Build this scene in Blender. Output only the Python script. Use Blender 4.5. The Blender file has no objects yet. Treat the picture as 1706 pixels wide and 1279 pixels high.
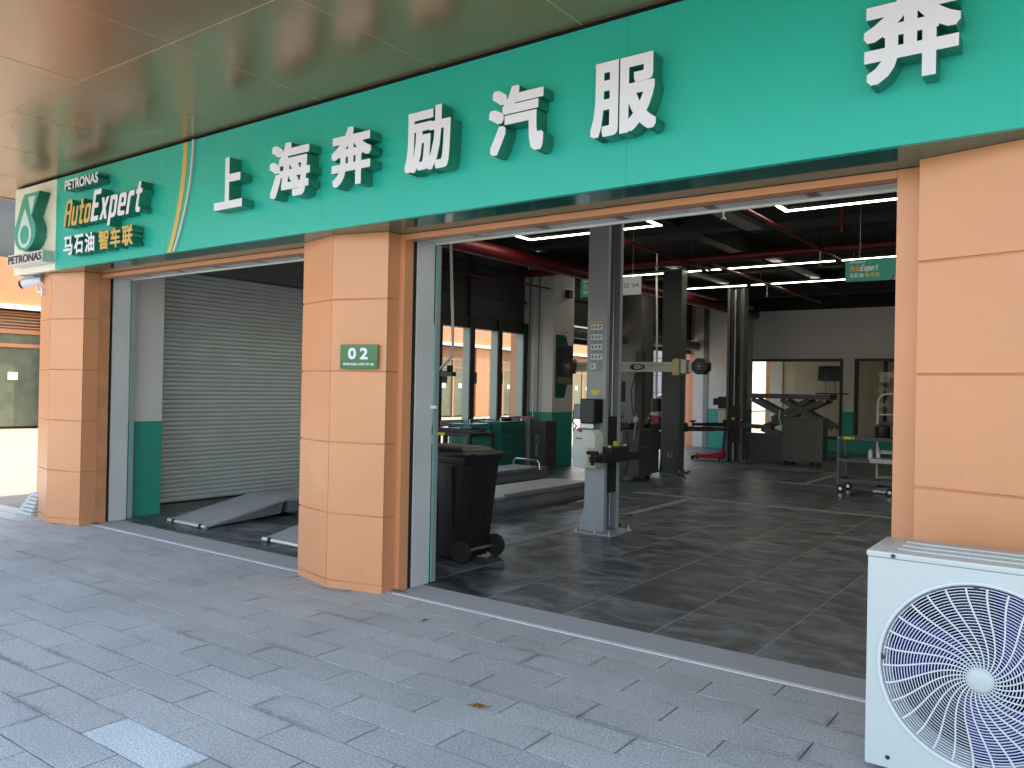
import bpy, bmesh, math, random
from mathutils import Vector, Matrix
rnd = random.Random(7)
S = bpy.context.scene
COL = S.collection
# ---------------------------------------------------------------- camera
cd = bpy.data.cameras.new('camera'); cam = bpy.data.objects.new('camera', cd); COL.objects.link(cam)
YAW, PITCH, ROLL = math.radians(-36.028), math.radians(0.293), math.radians(1.127)
fw = Vector((math.sin(YAW)*math.cos(PITCH), math.cos(YAW)*math.cos(PITCH), math.sin(PITCH)))
r0 = Vector((math.cos(YAW), -math.sin(YAW), 0)); u0 = r0.cross(fw)
rr = math.cos(ROLL)*r0 + math.sin(ROLL)*u0; uu = -math.sin(ROLL)*r0 + math.cos(ROLL)*u0
M = Matrix((rr, uu, -fw)).transposed().to_4x4(); M.translation = Vector((0, 0, 1.6))
cam.matrix_world = M
cd.sensor_width = 36; cd.lens = 1348.09/1706*36; cd.clip_start = .05; cd.clip_end = 600
S.camera = cam
# ---------------------------------------------------------------- sky, sun, exposure
SUN_EL, SUN_AZ = math.radians(50), math.atan2(.30, .95)       # sun behind the building, to the right (azimuth from +Y to +X)
w = bpy.data.worlds.new('World'); S.world = w; w.use_nodes = True
nt = w.node_tree; bg = nt.nodes['Background']
sky = nt.nodes.new('ShaderNodeTexSky'); sky.sky_type = 'NISHITA'; sky.sun_disc = False
sky.sun_elevation = SUN_EL; sky.sun_rotation = SUN_AZ; sky.air_density = 1.0; sky.dust_density = 2.5; sky.ozone_density = 1.0
nt.links.new(sky.outputs[0], bg.inputs[0]); bg.inputs[1].default_value = .15
sd = bpy.data.lights.new('sun', 'SUN'); sd.energy = 2.0; sd.angle = math.radians(.5); sd.color = (1, .95, .86)
sun = bpy.data.objects.new('sun', sd); COL.objects.link(sun)
dsun = Vector((math.sin(SUN_AZ)*math.cos(SUN_EL), math.cos(SUN_AZ)*math.cos(SUN_EL), math.sin(SUN_EL)))
sun.rotation_euler = dsun.to_track_quat('Z', 'Y').to_euler()
S.view_settings.view_transform = 'Standard'; S.view_settings.look = 'None'
S.view_settings.exposure = 2.48; S.view_settings.use_white_balance = True; S.view_settings.white_balance_temperature = 7900; S.view_settings.white_balance_tint = 8; S.view_settings.gamma = 1; S.view_settings.use_curve_mapping = False
S.render.engine = 'CYCLES'
S.cycles.max_bounces = 8; S.cycles.diffuse_bounces = 5; S.cycles.glossy_bounces = 4; S.cycles.transmission_bounces = 6
S.cycles.transparent_max_bounces = 12; S.cycles.use_denoising = True
# ---------------------------------------------------------------- materials
def mat(name, col, rough=.5, metal=0, var=0, vscale=3, bump=0, bscale=60, coat=0, emit=0, rand=0, spec=None, mask=None, rvar=0):
    m = bpy.data.materials.new(name); m.use_nodes = True; n = m.node_tree; b = n.nodes['Principled BSDF']; L = n.links.new
    b.inputs['Base Color'].default_value = (*col, 1); b.inputs['Roughness'].default_value = rough; b.inputs['Metallic'].default_value = metal
    if coat: b.inputs['Coat Weight'].default_value = coat; b.inputs['Coat Roughness'].default_value = .08
    if spec is not None: b.inputs['Specular IOR Level'].default_value = spec
    if emit: b.inputs['Emission Color'].default_value = (*col, 1); b.inputs['Emission Strength'].default_value = emit
    geo = None
    def noise(scale, det=4, stretch=None):
        nonlocal geo
        if geo is None: geo = n.nodes.new('ShaderNodeNewGeometry')
        t = n.nodes.new('ShaderNodeTexNoise'); t.inputs['Scale'].default_value = scale; t.inputs['Detail'].default_value = det
        if stretch:
            mp = n.nodes.new('ShaderNodeMapping'); mp.inputs['Scale'].default_value = stretch
            L(geo.outputs['Position'], mp.inputs[0]); L(mp.outputs[0], t.inputs['Vector'])
        else: L(geo.outputs['Position'], t.inputs['Vector'])
        return t.outputs['Fac']
    val = None
    if var:
        mr = n.nodes.new('ShaderNodeMapRange'); mr.inputs['From Min'].default_value = .3; mr.inputs['From Max'].default_value = .7
        mr.inputs['To Min'].default_value = 1-var; mr.inputs['To Max'].default_value = 1+var
        L(noise(vscale, 6), mr.inputs[0]); val = mr.outputs[0]
    if rand:
        oi = n.nodes.new('ShaderNodeObjectInfo'); mr = n.nodes.new('ShaderNodeMapRange')
        mr.inputs['To Min'].default_value = 1-rand; mr.inputs['To Max'].default_value = 1+rand; L(oi.outputs['Random'], mr.inputs[0])
        if val is None: val = mr.outputs[0]
        else:
            k = n.nodes.new('ShaderNodeMath'); k.operation = 'MULTIPLY'; L(val, k.inputs[0]); L(mr.outputs[0], k.inputs[1]); val = k.outputs[0]
    if val is not None:
        hs = n.nodes.new('ShaderNodeHueSaturation'); hs.inputs['Color'].default_value = (*col, 1); L(val, hs.inputs['Value']); L(hs.outputs[0], b.inputs['Base Color'])
    if rvar:
        mr = n.nodes.new('ShaderNodeMapRange'); mr.inputs['To Min'].default_value = max(0, rough-rvar); mr.inputs['To Max'].default_value = rough+rvar
        L(noise(5, 5), mr.inputs[0]); L(mr.outputs[0], b.inputs['Roughness'])
    if bump:
        bp = n.nodes.new('ShaderNodeBump'); bp.inputs['Strength'].default_value = bump; bp.inputs['Distance'].default_value = .01
        L(noise(bscale, 3), bp.inputs['Height']); L(bp.outputs[0], b.inputs['Normal'])
    return m
MT = {}
def glass(name, tint=(.94, .96, .95), alpha=.12):
    m = bpy.data.materials.new(name); m.use_nodes = True; n = m.node_tree; n.nodes.clear(); L = n.links.new
    out = n.nodes.new('ShaderNodeOutputMaterial'); mix = n.nodes.new('ShaderNodeMixShader'); tr = n.nodes.new('ShaderNodeBsdfTransparent')
    gl = n.nodes.new('ShaderNodeBsdfGlossy'); gl.inputs['Roughness'].default_value = .02; fr = n.nodes.new('ShaderNodeFresnel'); fr.inputs[0].default_value = 1.5; gg = n.nodes.new('ShaderNodeNewGeometry'); k1 = n.nodes.new('ShaderNodeMath'); k1.operation = 'SUBTRACT'; k1.inputs[0].default_value = 1; L(gg.outputs['Backfacing'], k1.inputs[1]); k2 = n.nodes.new('ShaderNodeMath'); k2.operation = 'MULTIPLY'; L(fr.outputs[0], k2.inputs[0]); L(k1.outputs[0], k2.inputs[1])
    tr.inputs[0].default_value = (*tint, 1); L(k2.outputs[0], mix.inputs[0]); L(tr.outputs[0], mix.inputs[1]); L(gl.outputs[0], mix.inputs[2]); L(mix.outputs[0], out.inputs[0])
    return m
def stone_mat(name, base, dark, light=False, rough=.75):
    """granite paver: speckle, per-tile tone, grime gathering along some joints (uv = metres from the tile's edge)"""
    m = bpy.data.materials.new(name); m.use_nodes = True; n = m.node_tree; b = n.nodes['Principled BSDF']; L = n.links.new
    N = n.nodes.new; geo = N('ShaderNodeNewGeometry'); b.inputs['Roughness'].default_value = rough
    def noise(s, d, rg=.5, st=None):
        t = N('ShaderNodeTexNoise'); t.inputs['Scale'].default_value = s; t.inputs['Detail'].default_value = d; t.inputs['Roughness'].default_value = rg
        if st: mp = N('ShaderNodeMapping'); mp.inputs['Scale'].default_value = st; L(geo.outputs['Position'], mp.inputs[0]); L(mp.outputs[0], t.inputs['Vector'])
        else: L(geo.outputs['Position'], t.inputs['Vector'])
        return t.outputs['Fac']
    def mr(v, a, c, d, e, smooth=False):
        x = N('ShaderNodeMapRange'); L(v, x.inputs[0])
        for i, q in enumerate((a, c, d, e)): x.inputs[i+1].default_value = q
        if smooth: x.interpolation_type = 'SMOOTHSTEP'
        return x.outputs[0]
    def mul(a, c, op='MULTIPLY'):
        x = N('ShaderNodeMath'); x.operation = op; L(a, x.inputs[0])
        if isinstance(c, (int, float)): x.inputs[1].default_value = c
        else: L(c, x.inputs[1])
        return x.outputs[0]
    speck = mr(noise(170, 2, .8), .32, .68, .52, 1.5)
    speck2 = mr(noise(75, 2, .7), .35, .65, .80, 1.20)
    big = mr(noise(1.3, 5), .3, .7, .87, 1.13)
    oi = N('ShaderNodeObjectInfo'); isl = mul(geo.outputs['Random Per Island'], oi.outputs['Random'], 'ADD'); fr = N('ShaderNodeMath'); fr.operation = 'FRACT'; L(isl, fr.inputs[0])
    tone = mr(fr.outputs[0], 0, 1, .93, 1.07)
    v = mul(mul(mul(speck, speck2), big), tone)
    uv = N('ShaderNodeUVMap'); sp = N('ShaderNodeSeparateXYZ'); L(uv.outputs[0], sp.inputs[0])
    ed = mul(sp.outputs[0], sp.outputs[1], 'MINIMUM')
    wob = mul(ed, mr(noise(14, 4), .3, .7, -.010, .012), 'ADD')
    near = mr(wob, .0, .036, 1, 0, True)
    patch = mr(noise(2.2, 3, .5, (.6, 1.5, 1)), .50, .68, 0, 1, True)
    near2 = mr(ed, .0, .007, .7, 0)
    wide = mr(wob, .02, .10, 1, 0, True)
    patch2 = mr(noise(1.3, 3, .5), .54, .75, 0, .22, True)
    g = mul(mul(mul(near, patch), .6), mul(wide, patch2), 'MAXIMUM'); g = mul(g, mul(near2, mr(noise(3, 2), .42, .58, .25, 1)), 'MAXIMUM')
    hs = N('ShaderNodeHueSaturation'); hs.inputs['Color'].default_value = (*base, 1); L(v, hs.inputs['Value'])
    mx = N('ShaderNodeMix'); mx.data_type = 'RGBA'; L(g, mx.inputs[0]); L(hs.outputs[0], mx.inputs[6]); mx.inputs[7].default_value = (*dark, 1)
    L(mx.outputs[2], b.inputs['Base Color'])
    bp = N('ShaderNodeBump'); bp.inputs['Strength'].default_value = .35; bp.inputs['Distance'].default_value = .004; L(noise(230, 2, .8), bp.inputs['Height']); L(bp.outputs[0], b.inputs['Normal'])
    return m
def tile_mat(name):
    """dark slate-look porcelain with streaks and scuffs"""
    m = bpy.data.materials.new(name); m.use_nodes = True; n = m.node_tree; b = n.nodes['Principled BSDF']; L = n.links.new; N = n.nodes.new
    geo = N('ShaderNodeNewGeometry'); oi = N('ShaderNodeObjectInfo')
    off = N('ShaderNodeVectorMath'); off.operation = 'SCALE'; cb = N('ShaderNodeCombineXYZ')
    s = N('ShaderNodeMath'); s.operation = 'ADD'; L(geo.outputs['Random Per Island'], s.inputs[0]); L(oi.outputs['Random'], s.inputs[1])
    L(s.outputs[0], cb.inputs[2]); L(cb.outputs[0], off.inputs[0]); off.inputs['Scale'].default_value = 9
    ad = N('ShaderNodeVectorMath'); L(geo.outputs['Position'], ad.inputs[0]); L(off.outputs[0], ad.inputs[1])
    def noise(sc, d, st, dist=0):
        mp = N('ShaderNodeMapping'); mp.inputs['Scale'].default_value = st; L(ad.outputs[0], mp.inputs[0])
        t = N('ShaderNodeTexNoise'); t.inputs['Scale'].default_value = sc; t.inputs['Detail'].default_value = d; t.inputs['Distortion'].default_value = dist; t.inputs['Roughness'].default_value = .62
        L(mp.outputs[0], t.inputs['Vector']); return t.outputs['Fac']
    cr = N('ShaderNodeValToRGB'); L(noise(1.7, 8, (1, 1.6, 1), 1.3), cr.inputs[0])
    e = cr.color_ramp.elements; e[0].position = .38; e[0].color = (.034, .043, .052, 1); e[1].position = .64; e[1].color = (.215, .25, .285, 1)
    k = e.new(.5); k.color = (.100, .118, .135, 1)
    cr2 = N('ShaderNodeValToRGB'); L(noise(6, 7, (1, 2.0, 1), 2.6), cr2.inputs[0]); e = cr2.color_ramp.elements
    e[0].position = .36; e[0].color = (.28, .28, .29, 1); e[1].position = .62; e[1].color = (1.1, 1.1, 1.1, 1)
    mx = N('ShaderNodeMix'); mx.data_type = 'RGBA'; mx.blend_type = 'MULTIPLY'; mx.inputs[0].default_value = .62; L(cr.outputs[0], mx.inputs[6]); L(cr2.outputs[0], mx.inputs[7])
    L(mx.outputs[2], b.inputs['Base Color'])
    mr = N('ShaderNodeMapRange'); L(noise(4, 5, (1, 1, 1)), mr.inputs[0]); mr.inputs[3].default_value = .20; mr.inputs[4].default_value = .50; L(mr.outputs[0], b.inputs['Roughness'])
    bp = N('ShaderNodeBump'); bp.inputs['Strength'].default_value = .25; bp.inputs['Distance'].default_value = .006; L(noise(14, 6, (1, 2.5, 1), 1), bp.inputs['Height']); L(bp.outputs[0], b.inputs['Normal'])
    return m
MT['paver'] = stone_mat('granite_paver', (.455, .475, .478), (.155, .158, .152))
MT['paver_light'] = stone_mat('pale_granite_paver', (.60, .66, .68), (.18, .18, .18))
MT['tile'] = tile_mat('slate_tile')
MT['tile_strip'] = mat('door_strip_tile', (.085, .098, .110), .5, var=.2, vscale=5)
MT['grout'] = mat('grout', (.42, .43, .44), .8)
MT['dirt'] = mat('joint_dirt', (.07, .07, .065), .95)
MT['far_ground'] = mat('plaza_paving', (.20, .19, .17), .85, var=.08, vscale=1.5, bump=.1)
MT['orange'] = mat('orange_cladding', (.74, .315, .155), .36, var=.05, vscale=1.2, rand=.02, rvar=.06, bump=.03, bscale=5)
def scuffs(m):
    n = m.node_tree; L = n.links.new; N = n.nodes.new; b = n.nodes['Principled BSDF']; src = b.inputs['Base Color'].links[0].from_socket
    g = N('ShaderNodeNewGeometry'); sp = N('ShaderNodeSeparateXYZ'); L(g.outputs['Position'], sp.inputs[0])
    t = N('ShaderNodeTexNoise'); t.inputs['Scale'].default_value = 7; t.inputs['Detail'].default_value = 8; t.inputs['Roughness'].default_value = .7; L(g.outputs['Position'], t.inputs['Vector'])
    z = N('ShaderNodeMapRange'); L(sp.outputs[2], z.inputs[0]); z.inputs[1].default_value = 0; z.inputs[2].default_value = .5; z.inputs[3].default_value = .13; z.inputs[4].default_value = 0
    a = N('ShaderNodeMath'); a.operation = 'ADD'; L(t.outputs['Fac'], a.inputs[0]); L(z.outputs[0], a.inputs[1])
    k = N('ShaderNodeMapRange'); L(a.outputs[0], k.inputs[0]); k.inputs[1].default_value = .62; k.inputs[2].default_value = .74; k.inputs[3].default_value = 0; k.inputs[4].default_value = .38
    mx = N('ShaderNodeMix'); mx.data_type = 'RGBA'; L(k.outputs[0], mx.inputs[0]); L(src, mx.inputs[6]); mx.inputs[7].default_value = (.42, .30, .22, 1); L(mx.outputs[2], b.inputs['Base Color'])
scuffs(MT['orange'])
MT['orange_joint'] = mat('orange_joint', (.62, .27, .13), .6, var=.2)
MT['orange_far'] = mat('orange_render', (.42, .17, .08), .6, var=.04)
MT['soffit'] = mat('canopy_soffit', (.42, .25, .145), .23, metal=.5, var=.05, vscale=.8, rvar=.06, bump=.10, bscale=.9)
MT['soffit_joint'] = mat('soffit_sealant', (.80, .50, .26), .5)
MT['teal'] = mat('teal_sign_sheet', (.0, .46, .36), .27, var=.02, vscale=.7, spec=.25, bump=.08, bscale=1.1)
MT['teal_side'] = mat('teal_letter_side', (.008, .24, .17), .35)
MT['white_face'] = mat('white_acrylic', (.80, .80, .86), .4)
MT['gold'] = mat('gold_acrylic', (.70, .42, .10), .4)
MT['cream'] = mat('cream_sign_sheet', (.78, .80, .66), .3)
MT['silver'] = mat('brushed_silver', (.62, .62, .60), .35, metal=.3)
MT['logo_green'] = mat('logo_green_film', (.015, .36, .25), .3)
MT['logo_pale'] = mat('logo_pale_film', (.55, .72, .70), .3)
MT['jamb'] = mat('jamb_sheet', (.66, .68, .69), .38, metal=.1, var=.06, vscale=2)
MT['header'] = mat('header_steel', (.76, .77, .78), .38, metal=.15, var=.15, vscale=4)
MT['black'] = mat('black_plastic', (.012, .012, .013), .42, var=.1)
MT['rubber'] = mat('black_rubber', (.015, .015, .015), .8)
MT['blackmetal'] = mat('black_metal', (.018, .019, .021), .45, var=.1)
MT['ceil'] = mat('black_ceiling', (.012, .013, .013), .8, var=.2)
MT['wallwhite'] = mat('white_wall_paint', (.66, .65, .63), .75, var=.03, vscale=1.5)
MT['wallteal'] = mat('teal_wall_paint', (.012, .32, .25), .5, var=.04)
MT['wallteal_strip'] = mat('skirting', (.1, .1, .1), .6)
MT['shutter'] = mat('roller_slat', (.58, .65, .66), .42, metal=.15, var=.05)
MT['darkframe'] = mat('dark_window_frame', (.035, .038, .04), .45, metal=.2)
MT['darkpanel'] = mat('dark_transom_panel', (.05, .052, .055), .5, var=.1)
MT['fin'] = mat('fin_sky_sheen', (.34, .40, .39), .4, metal=.2)  # sky reflection on the window fins put into this pale grey-green
MT['red'] = mat('red_pipe_paint', (.11, .005, .008), .45, var=.15)
MT['redjack'] = mat('red_enamel', (.45, .012, .02), .3)
MT['galv'] = mat('galvanised_duct', (.16, .17, .18), .45, metal=.5, var=.15)
MT['liftgrey'] = mat('lift_grey_paint', (.34, .345, .37), .42, var=.04)
MT['liftdark'] = mat('lift_dark_grey_paint', (.10, .105, .11), .42, var=.06)
MT['deck'] = mat('platform_grey_paint', (.38, .385, .41), .5, var=.08, bump=.15, bscale=25)
MT['deckdark'] = mat('platform_side_paint', (.17, .18, .205), .5, var=.08)
MT['chrome'] = mat('chrome', (.7, .7, .7), .18, metal=1)
MT['steel'] = mat('steel', (.45, .45, .45), .35, metal=.8)
MT['tank'] = mat('milky_tank', (.66, .67, .62), .4)
MT['oil'] = mat('oil_in_tank', (.52, .47, .24), .4)
MT['yellow'] = mat('yellow_sticker', (.75, .65, .03), .5)
MT['stickgrey'] = mat('sticker_grey', (.28, .29, .30), .5)
MT['stickwhite'] = mat('sticker_white', (.66, .68, .66), .5)
MT['ink'] = mat('print_ink', (.03, .03, .035), .6)
MT['alu'] = mat('aluminium_beam', (.42, .43, .42), .35, metal=.4)
MT['beige'] = mat('beige_bracket', (.48, .42, .22), .5)
MT['toolgreen'] = mat('green_cabinet_enamel', (.01, .12, .10), .35)
MT['tooltral'] = mat('teal_cabinet_enamel', (.015, .22, .18), .35)
MT['cabgrey'] = mat('grey_cabinet_enamel', (.20, .205, .21), .4)
MT['cabdark'] = mat('dark_cabinet_enamel', (.055, .055, .06), .45)
MT['ribbed'] = mat('olive_grey_cabinet', (.085, .088, .08), .45, var=.08)
MT['trolley'] = mat('dark_trolley_steel', (.065, .07, .078), .4, metal=.2)
MT['whitetube'] = mat('white_tube', (.7, .72, .70), .35)
MT['acwhite'] = mat('ac_white_enamel', (.58, .62, .60), .32, var=.015, vscale=2)
MT['acgrille'] = mat('ac_grille_plastic', (.70, .72, .74), .4)
MT['accoil'] = mat('ac_dark_blue_coil', (.016, .012, .20), .35, var=.5, vscale=12)
MT['bladenavy'] = mat('ac_navy_fan_blade', (.018, .013, .22), .35)
MT['screw'] = mat('dark_screw', (.06, .07, .07), .4, metal=.5)
MT['led'] = mat('led_strip', (1, 1, .97), .5, emit=3.2)
MT['plaque'] = mat('green_enamel_plate', (.012, .16, .055), .12)
MT['tan'] = mat('tan_wall_paint', (.58, .50, .39), .7, var=.05)
MT['fardark'] = mat('dark_glazing', (.04, .045, .05), .12)
MT['farglass'] = mat('greenish_glazing', (.11, .125, .09), .1, var=.15)
MT['farwhite'] = mat('white_far_cladding', (.62, .64, .66), .5)
MT['fargrey'] = mat('far_joint_grey', (.35, .36, .38), .6)
MT['leaf'] = mat('dry_leaf', (.30, .11, .02), .7, var=.3, vscale=60)
MT['stone'] = mat('pale_stone_slab', (.55, .58, .56), .7, var=.1, vscale=20)
MT['poster_dark'] = mat('poster_photo', (.03, .035, .045), .3, var=.5, vscale=5)
MT['poster_green'] = mat('poster_green', (.006, .10, .07), .3)
MT['poster_text'] = mat('poster_caption', (.20, .24, .12), .4)
MT['skin'] = mat('poster_warm_patch', (.20, .10, .04), .4, var=.4, vscale=14)
MT['slashgrey'] = mat('pale_grey_print', (.5, .5, .55), .5)
MT['bluetext'] = mat('blue_grey_lettering', (.06, .22, .28), .5)
MT['paperwhite'] = mat('paper_white', (.62, .64, .72), .6)
MT['rubble'] = mat('rubble', (.22, .18, .14), .9, var=.4, vscale=30)
MT['glass'] = glass('clear_glass'); MT['glassedge'] = mat('glass_edge', (.10, .42, .34), .1)
MT['cable'] = MT['rubber']
MT['orangefruit'] = mat('orange_rag', (.6, .15, .02), .7)
MT['pinkred'] = mat('pink_red_enamel', (.45, .06, .08), .4)
# ---------------------------------------------------------------- mesh builder
class MB:
    def __init__(s): s.v = []; s.f = []; s.mi = []; s.uv = {}
    def face(s, pts, mi=0):
        i = len(s.v); s.v += [tuple(p) for p in pts]; s.f.append(list(range(i, i+len(pts)))); s.mi.append(mi); return s
    def idx(s, vs, fs, mi=0):
        i = len(s.v); s.v += [tuple(p) for p in vs]
        for f in fs: s.f.append([i+a for a in f]); s.mi.append(mi)
        return s
    def box(s, x0, x1, y0, y1, z0, z1, mi=0):
        if x0 > x1: x0, x1 = x1, x0
        if y0 > y1: y0, y1 = y1, y0
        if z0 > z1: z0, z1 = z1, z0
        V = [(x0,y0,z0),(x1,y0,z0),(x1,y1,z0),(x0,y1,z0),(x0,y0,z1),(x1,y0,z1),(x1,y1,z1),(x0,y1,z1)]
        return s.idx(V, [(0,3,2,1),(4,5,6,7),(0,1,5,4),(1,2,6,5),(2,3,7,6),(3,0,4,7)], mi)
    def bar(s, p, q, w, h, mi=0, up=(0,0,1)):
        p = Vector(p); q = Vector(q); d = (q-p).normalized(); up = Vector(up)
        if abs(d.dot(up)) > .98: up = Vector((1,0,0))
        a = d.cross(up).normalized()*w/2; b = a.cross(d).normalized()*h/2
        V = [p-a-b, p+a-b, p+a+b, p-a+b, q-a-b, q+a-b, q+a+b, q-a+b]
        return s.idx(V, [(0,1,2,3)[::-1],(4,5,6,7),(0,1,5,4),(1,2,6,5),(2,3,7,6),(3,0,4,7)], mi)
    def tube(s, pts, r, n=10, cap=True, mi=0, closed=False):
        P = [Vector(p) for p in pts]; R = r if isinstance(r, (list, tuple)) else [r]*len(P); m = len(P); rings = []
        prev = None
        for i, p in enumerate(P):
            if closed: d = P[(i+1) % m]-P[i-1]
            else: d = P[min(i+1, m-1)]-P[max(i-1, 0)]
            d.normalize()
            if prev is None:
                u = Vector((0,0,1)) if abs(d.z) < .9 else Vector((1,0,0)); a = d.cross(u).normalized()
            else: a = (prev-d*prev.dot(d)).normalized()
            prev = a; b = d.cross(a)
            rings.append([p+(a*math.cos(t)+b*math.sin(t))*R[i] for t in [2*math.pi*k/n for k in range(n)]])
        V = [q for rg in rings for q in rg]; F = []
        for i in range(m if closed else m-1):
            j = (i+1) % m
            for k in range(n): F.append((i*n+k, i*n+(k+1) % n, j*n+(k+1) % n, j*n+k))
        if cap and not closed: F.append(tuple(range(n))[::-1]); F.append(tuple((m-1)*n+k for k in range(n)))
        return s.idx(V, F, mi)
    def cyl(s, p, q, r, n=16, mi=0, r2=None): return s.tube([p, q], [r, r if r2 is None else r2], n, mi=mi)
    def prism(s, poly, ax, a, b, mi=0):
        """2-D polygon extruded along axis ax (0,1,2) from a to b; poly in the other two axes, in order"""
        def P(u, v, t): return {0: (t,u,v), 1: (u,t,v), 2: (u,v,t)}[ax]
        n = len(poly); V = [P(u,v,a) for u,v in poly]+[P(u,v,b) for u,v in poly]
        F = [tuple(range(n))[::-1], tuple(range(n, 2*n))]+[(i,(i+1)%n,n+(i+1)%n,n+i) for i in range(n)]
        return s.idx(V, F, mi)
    def lathe(s, prof, c=(0,0,0), n=20, mi=0):
        V = []; m = len(prof)
        for r, z in prof: V += [(c[0]+r*math.cos(2*math.pi*k/n), c[1]+r*math.sin(2*math.pi*k/n), c[2]+z) for k in range(n)]
        F = [(i*n+k, i*n+(k+1)%n, (i+1)*n+(k+1)%n, (i+1)*n+k) for i in range(m-1) for k in range(n)]
        F += [tuple(range(n))[::-1], tuple((m-1)*n+k for k in range(n))]
        return s.idx(V, F, mi)
    def mesh(s, name, bev=0, smooth=False):
        me = bpy.data.meshes.new(name); me.from_pydata(s.v, [], s.f)
        bm = bmesh.new(); bm.from_mesh(me)
        for f, k in zip(bm.faces, s.mi): f.material_index = k
        bmesh.ops.recalc_face_normals(bm, faces=bm.faces)
        if bev:
            ed = [e for e in bm.edges if len(e.link_faces) == 2 and e.calc_face_angle(0) > .6]
            bmesh.ops.bevel(bm, geom=ed, offset=bev, segments=2, affect='EDGES', profile=.6, clamp_overlap=True)
        if smooth:
            for f in bm.faces: f.smooth = True
            for e in bm.edges:
                if len(e.link_faces) == 2 and e.calc_face_angle(0) > .7: e.smooth = False
        bm.to_mesh(me); bm.free(); return me
def wloc(o):
    v = Vector((0,0,0))
    while o: v += o.location; o = o.parent
    return v
def thing(name, label=None, cat=None, loc=(0,0,0), rz=0, group=None, kind=None):
    o = bpy.data.objects.new(name, None); o.empty_display_size = .1; COL.objects.link(o); o.location = loc; o.rotation_euler = (0,0,rz)
    if label: o['label'] = label
    if cat: o['category'] = cat
    if group: o['group'] = group
    if kind: o['kind'] = kind
    return o
def P(name, mb, m, parent=None, world=False, bev=0, smooth=False, kind=None, label=None, cat=None, group=None):
    me = mb.mesh(name, bev, smooth) if isinstance(mb, MB) else mb
    if world and parent:
        t = wloc(parent); me.transform(Matrix.Translation(-t))
    if not me.materials:
        for x in (m if isinstance(m, (list, tuple)) else [m]): me.materials.append(MT[x])
    o = bpy.data.objects.new(name, me); COL.objects.link(o)
    if parent: o.parent = parent
    for k, v in (('kind', kind), ('label', label), ('category', cat), ('group', group)):
        if v: o[k] = v
    return o
def W(name, mb, m, parent=None, **k): return P(name, mb, m, parent, world=True, **k)
def copy_tree(o, parent=None):
    c = o.copy(); COL.objects.link(c); c.parent = parent
    for ch in list(o.children): copy_tree(ch, c)
    return c
def centre(mb):
    xs, ys, zs = zip(*mb.v); return ((min(xs)+max(xs))/2, (min(ys)+max(ys))/2, min(zs))
KERN = [(0,0),(1,1),(-1,1),(1,-1),(-1,-1),(1,0),(-1,0),(0,1),(0,-1),(1,.5),(1,-.5),(-1,.5),(-1,-.5),(.5,1),(-.5,1),(.5,-1),(-.5,-1)]
# text -> mesh lying in the XZ plane facing -Y, front face at y=0, body behind to y=+depth
def curve_mesh(o, name):
    bpy.context.view_layer.update()
    me = bpy.data.meshes.new_from_object(o.evaluated_get(bpy.context.evaluated_depsgraph_get()))
    cu = o.data; bpy.data.objects.remove(o); bpy.data.curves.remove(cu); me.name = name; me.materials.clear(); return me
def finish_flat(me, box, depth, shear=0, mats=('white_face', 'teal_side'), face='y'):
    """fit into box (x0,x1,z0,z1), turn upright, colour front and sides"""
    xs = [v.co.x for v in me.vertices]; ys = [v.co.y for v in me.vertices]; zs = [v.co.z for v in me.vertices]
    a, b, c, d, e, f = min(xs), max(xs), min(ys), max(ys), min(zs), max(zs)
    x0, x1, z0, z1 = box
    for v in me.vertices:
        x, y, z = v.co
        u = (x-a)/(b-a)*(x1-x0)+x0 if x1 is not None else x0+(x-a)*(z1-z0)/(d-c)
        q = (y-c)/(d-c)*(z1-z0)+z0
        t = (f-z)/(f-e)*depth if f > e else 0
        v.co = (u, t, q)
    for m in mats: me.materials.append(MT[m])
    for p in me.polygons: p.material_index = 0 if (abs(p.normal.z) > .9) else min(1, len(mats)-1)
    # normals were computed in the flat frame; recompute index by geometry
    me.update()
    for p in me.polygons: p.material_index = 0 if abs(p.normal.y) > .9 else min(1, len(mats)-1)
    return me
def text_mesh(s, box, depth, bold=.025, mats=('white_face', 'teal_side'), res=3, shear=0):
    c = bpy.data.curves.new('t', 'FONT'); c.body = s; c.size = 1; c.extrude = .1 if depth else 0; c.offset = 0; c.resolution_u = res; c.shear = shear
    o = bpy.data.objects.new('t', c); COL.objects.link(o); me = curve_mesh(o, 'character')
    if bold:                                   # heavier strokes: the glyph's union with shifted copies, each a hair behind the last
        vs = [v.co.copy() for v in me.vertices]; fs = [tuple(p.vertices) for p in me.polygons]; V = []; F = []
        for i, (a, c2) in enumerate(KERN):
            k = len(V); bs = bold*(1-.009*i); V += [(v.x+a*bs, v.y+c2*bs, v.z-(.0004*i if v.z > 0 or not depth else 0)*(.1/max(depth, .02))*.4) for v in vs]; F += [tuple(k+j for j in f) for f in fs]
        me.clear_geometry(); me.from_pydata(V, [], F)
    return finish_flat(me, box, depth, mats=mats)
def poly_mesh(polys, box, depth, shear=0, mats=('white_face', 'teal_side')):
    c = bpy.data.curves.new('t', 'CURVE'); c.dimensions = '2D'; c.fill_mode = 'BOTH'; c.extrude = .1 if depth else 0
    for pl in polys:
        sp = c.splines.new('POLY'); sp.points.add(len(pl)-1); sp.use_cyclic_u = True
        for q, (x, y) in zip(sp.points, pl): q.co = (x+shear*y, y, 0, 1)
    o = bpy.data.objects.new('t', c); COL.objects.link(o)
    return finish_flat(curve_mesh(o, 'letter'), box, depth, mats=mats)
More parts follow.
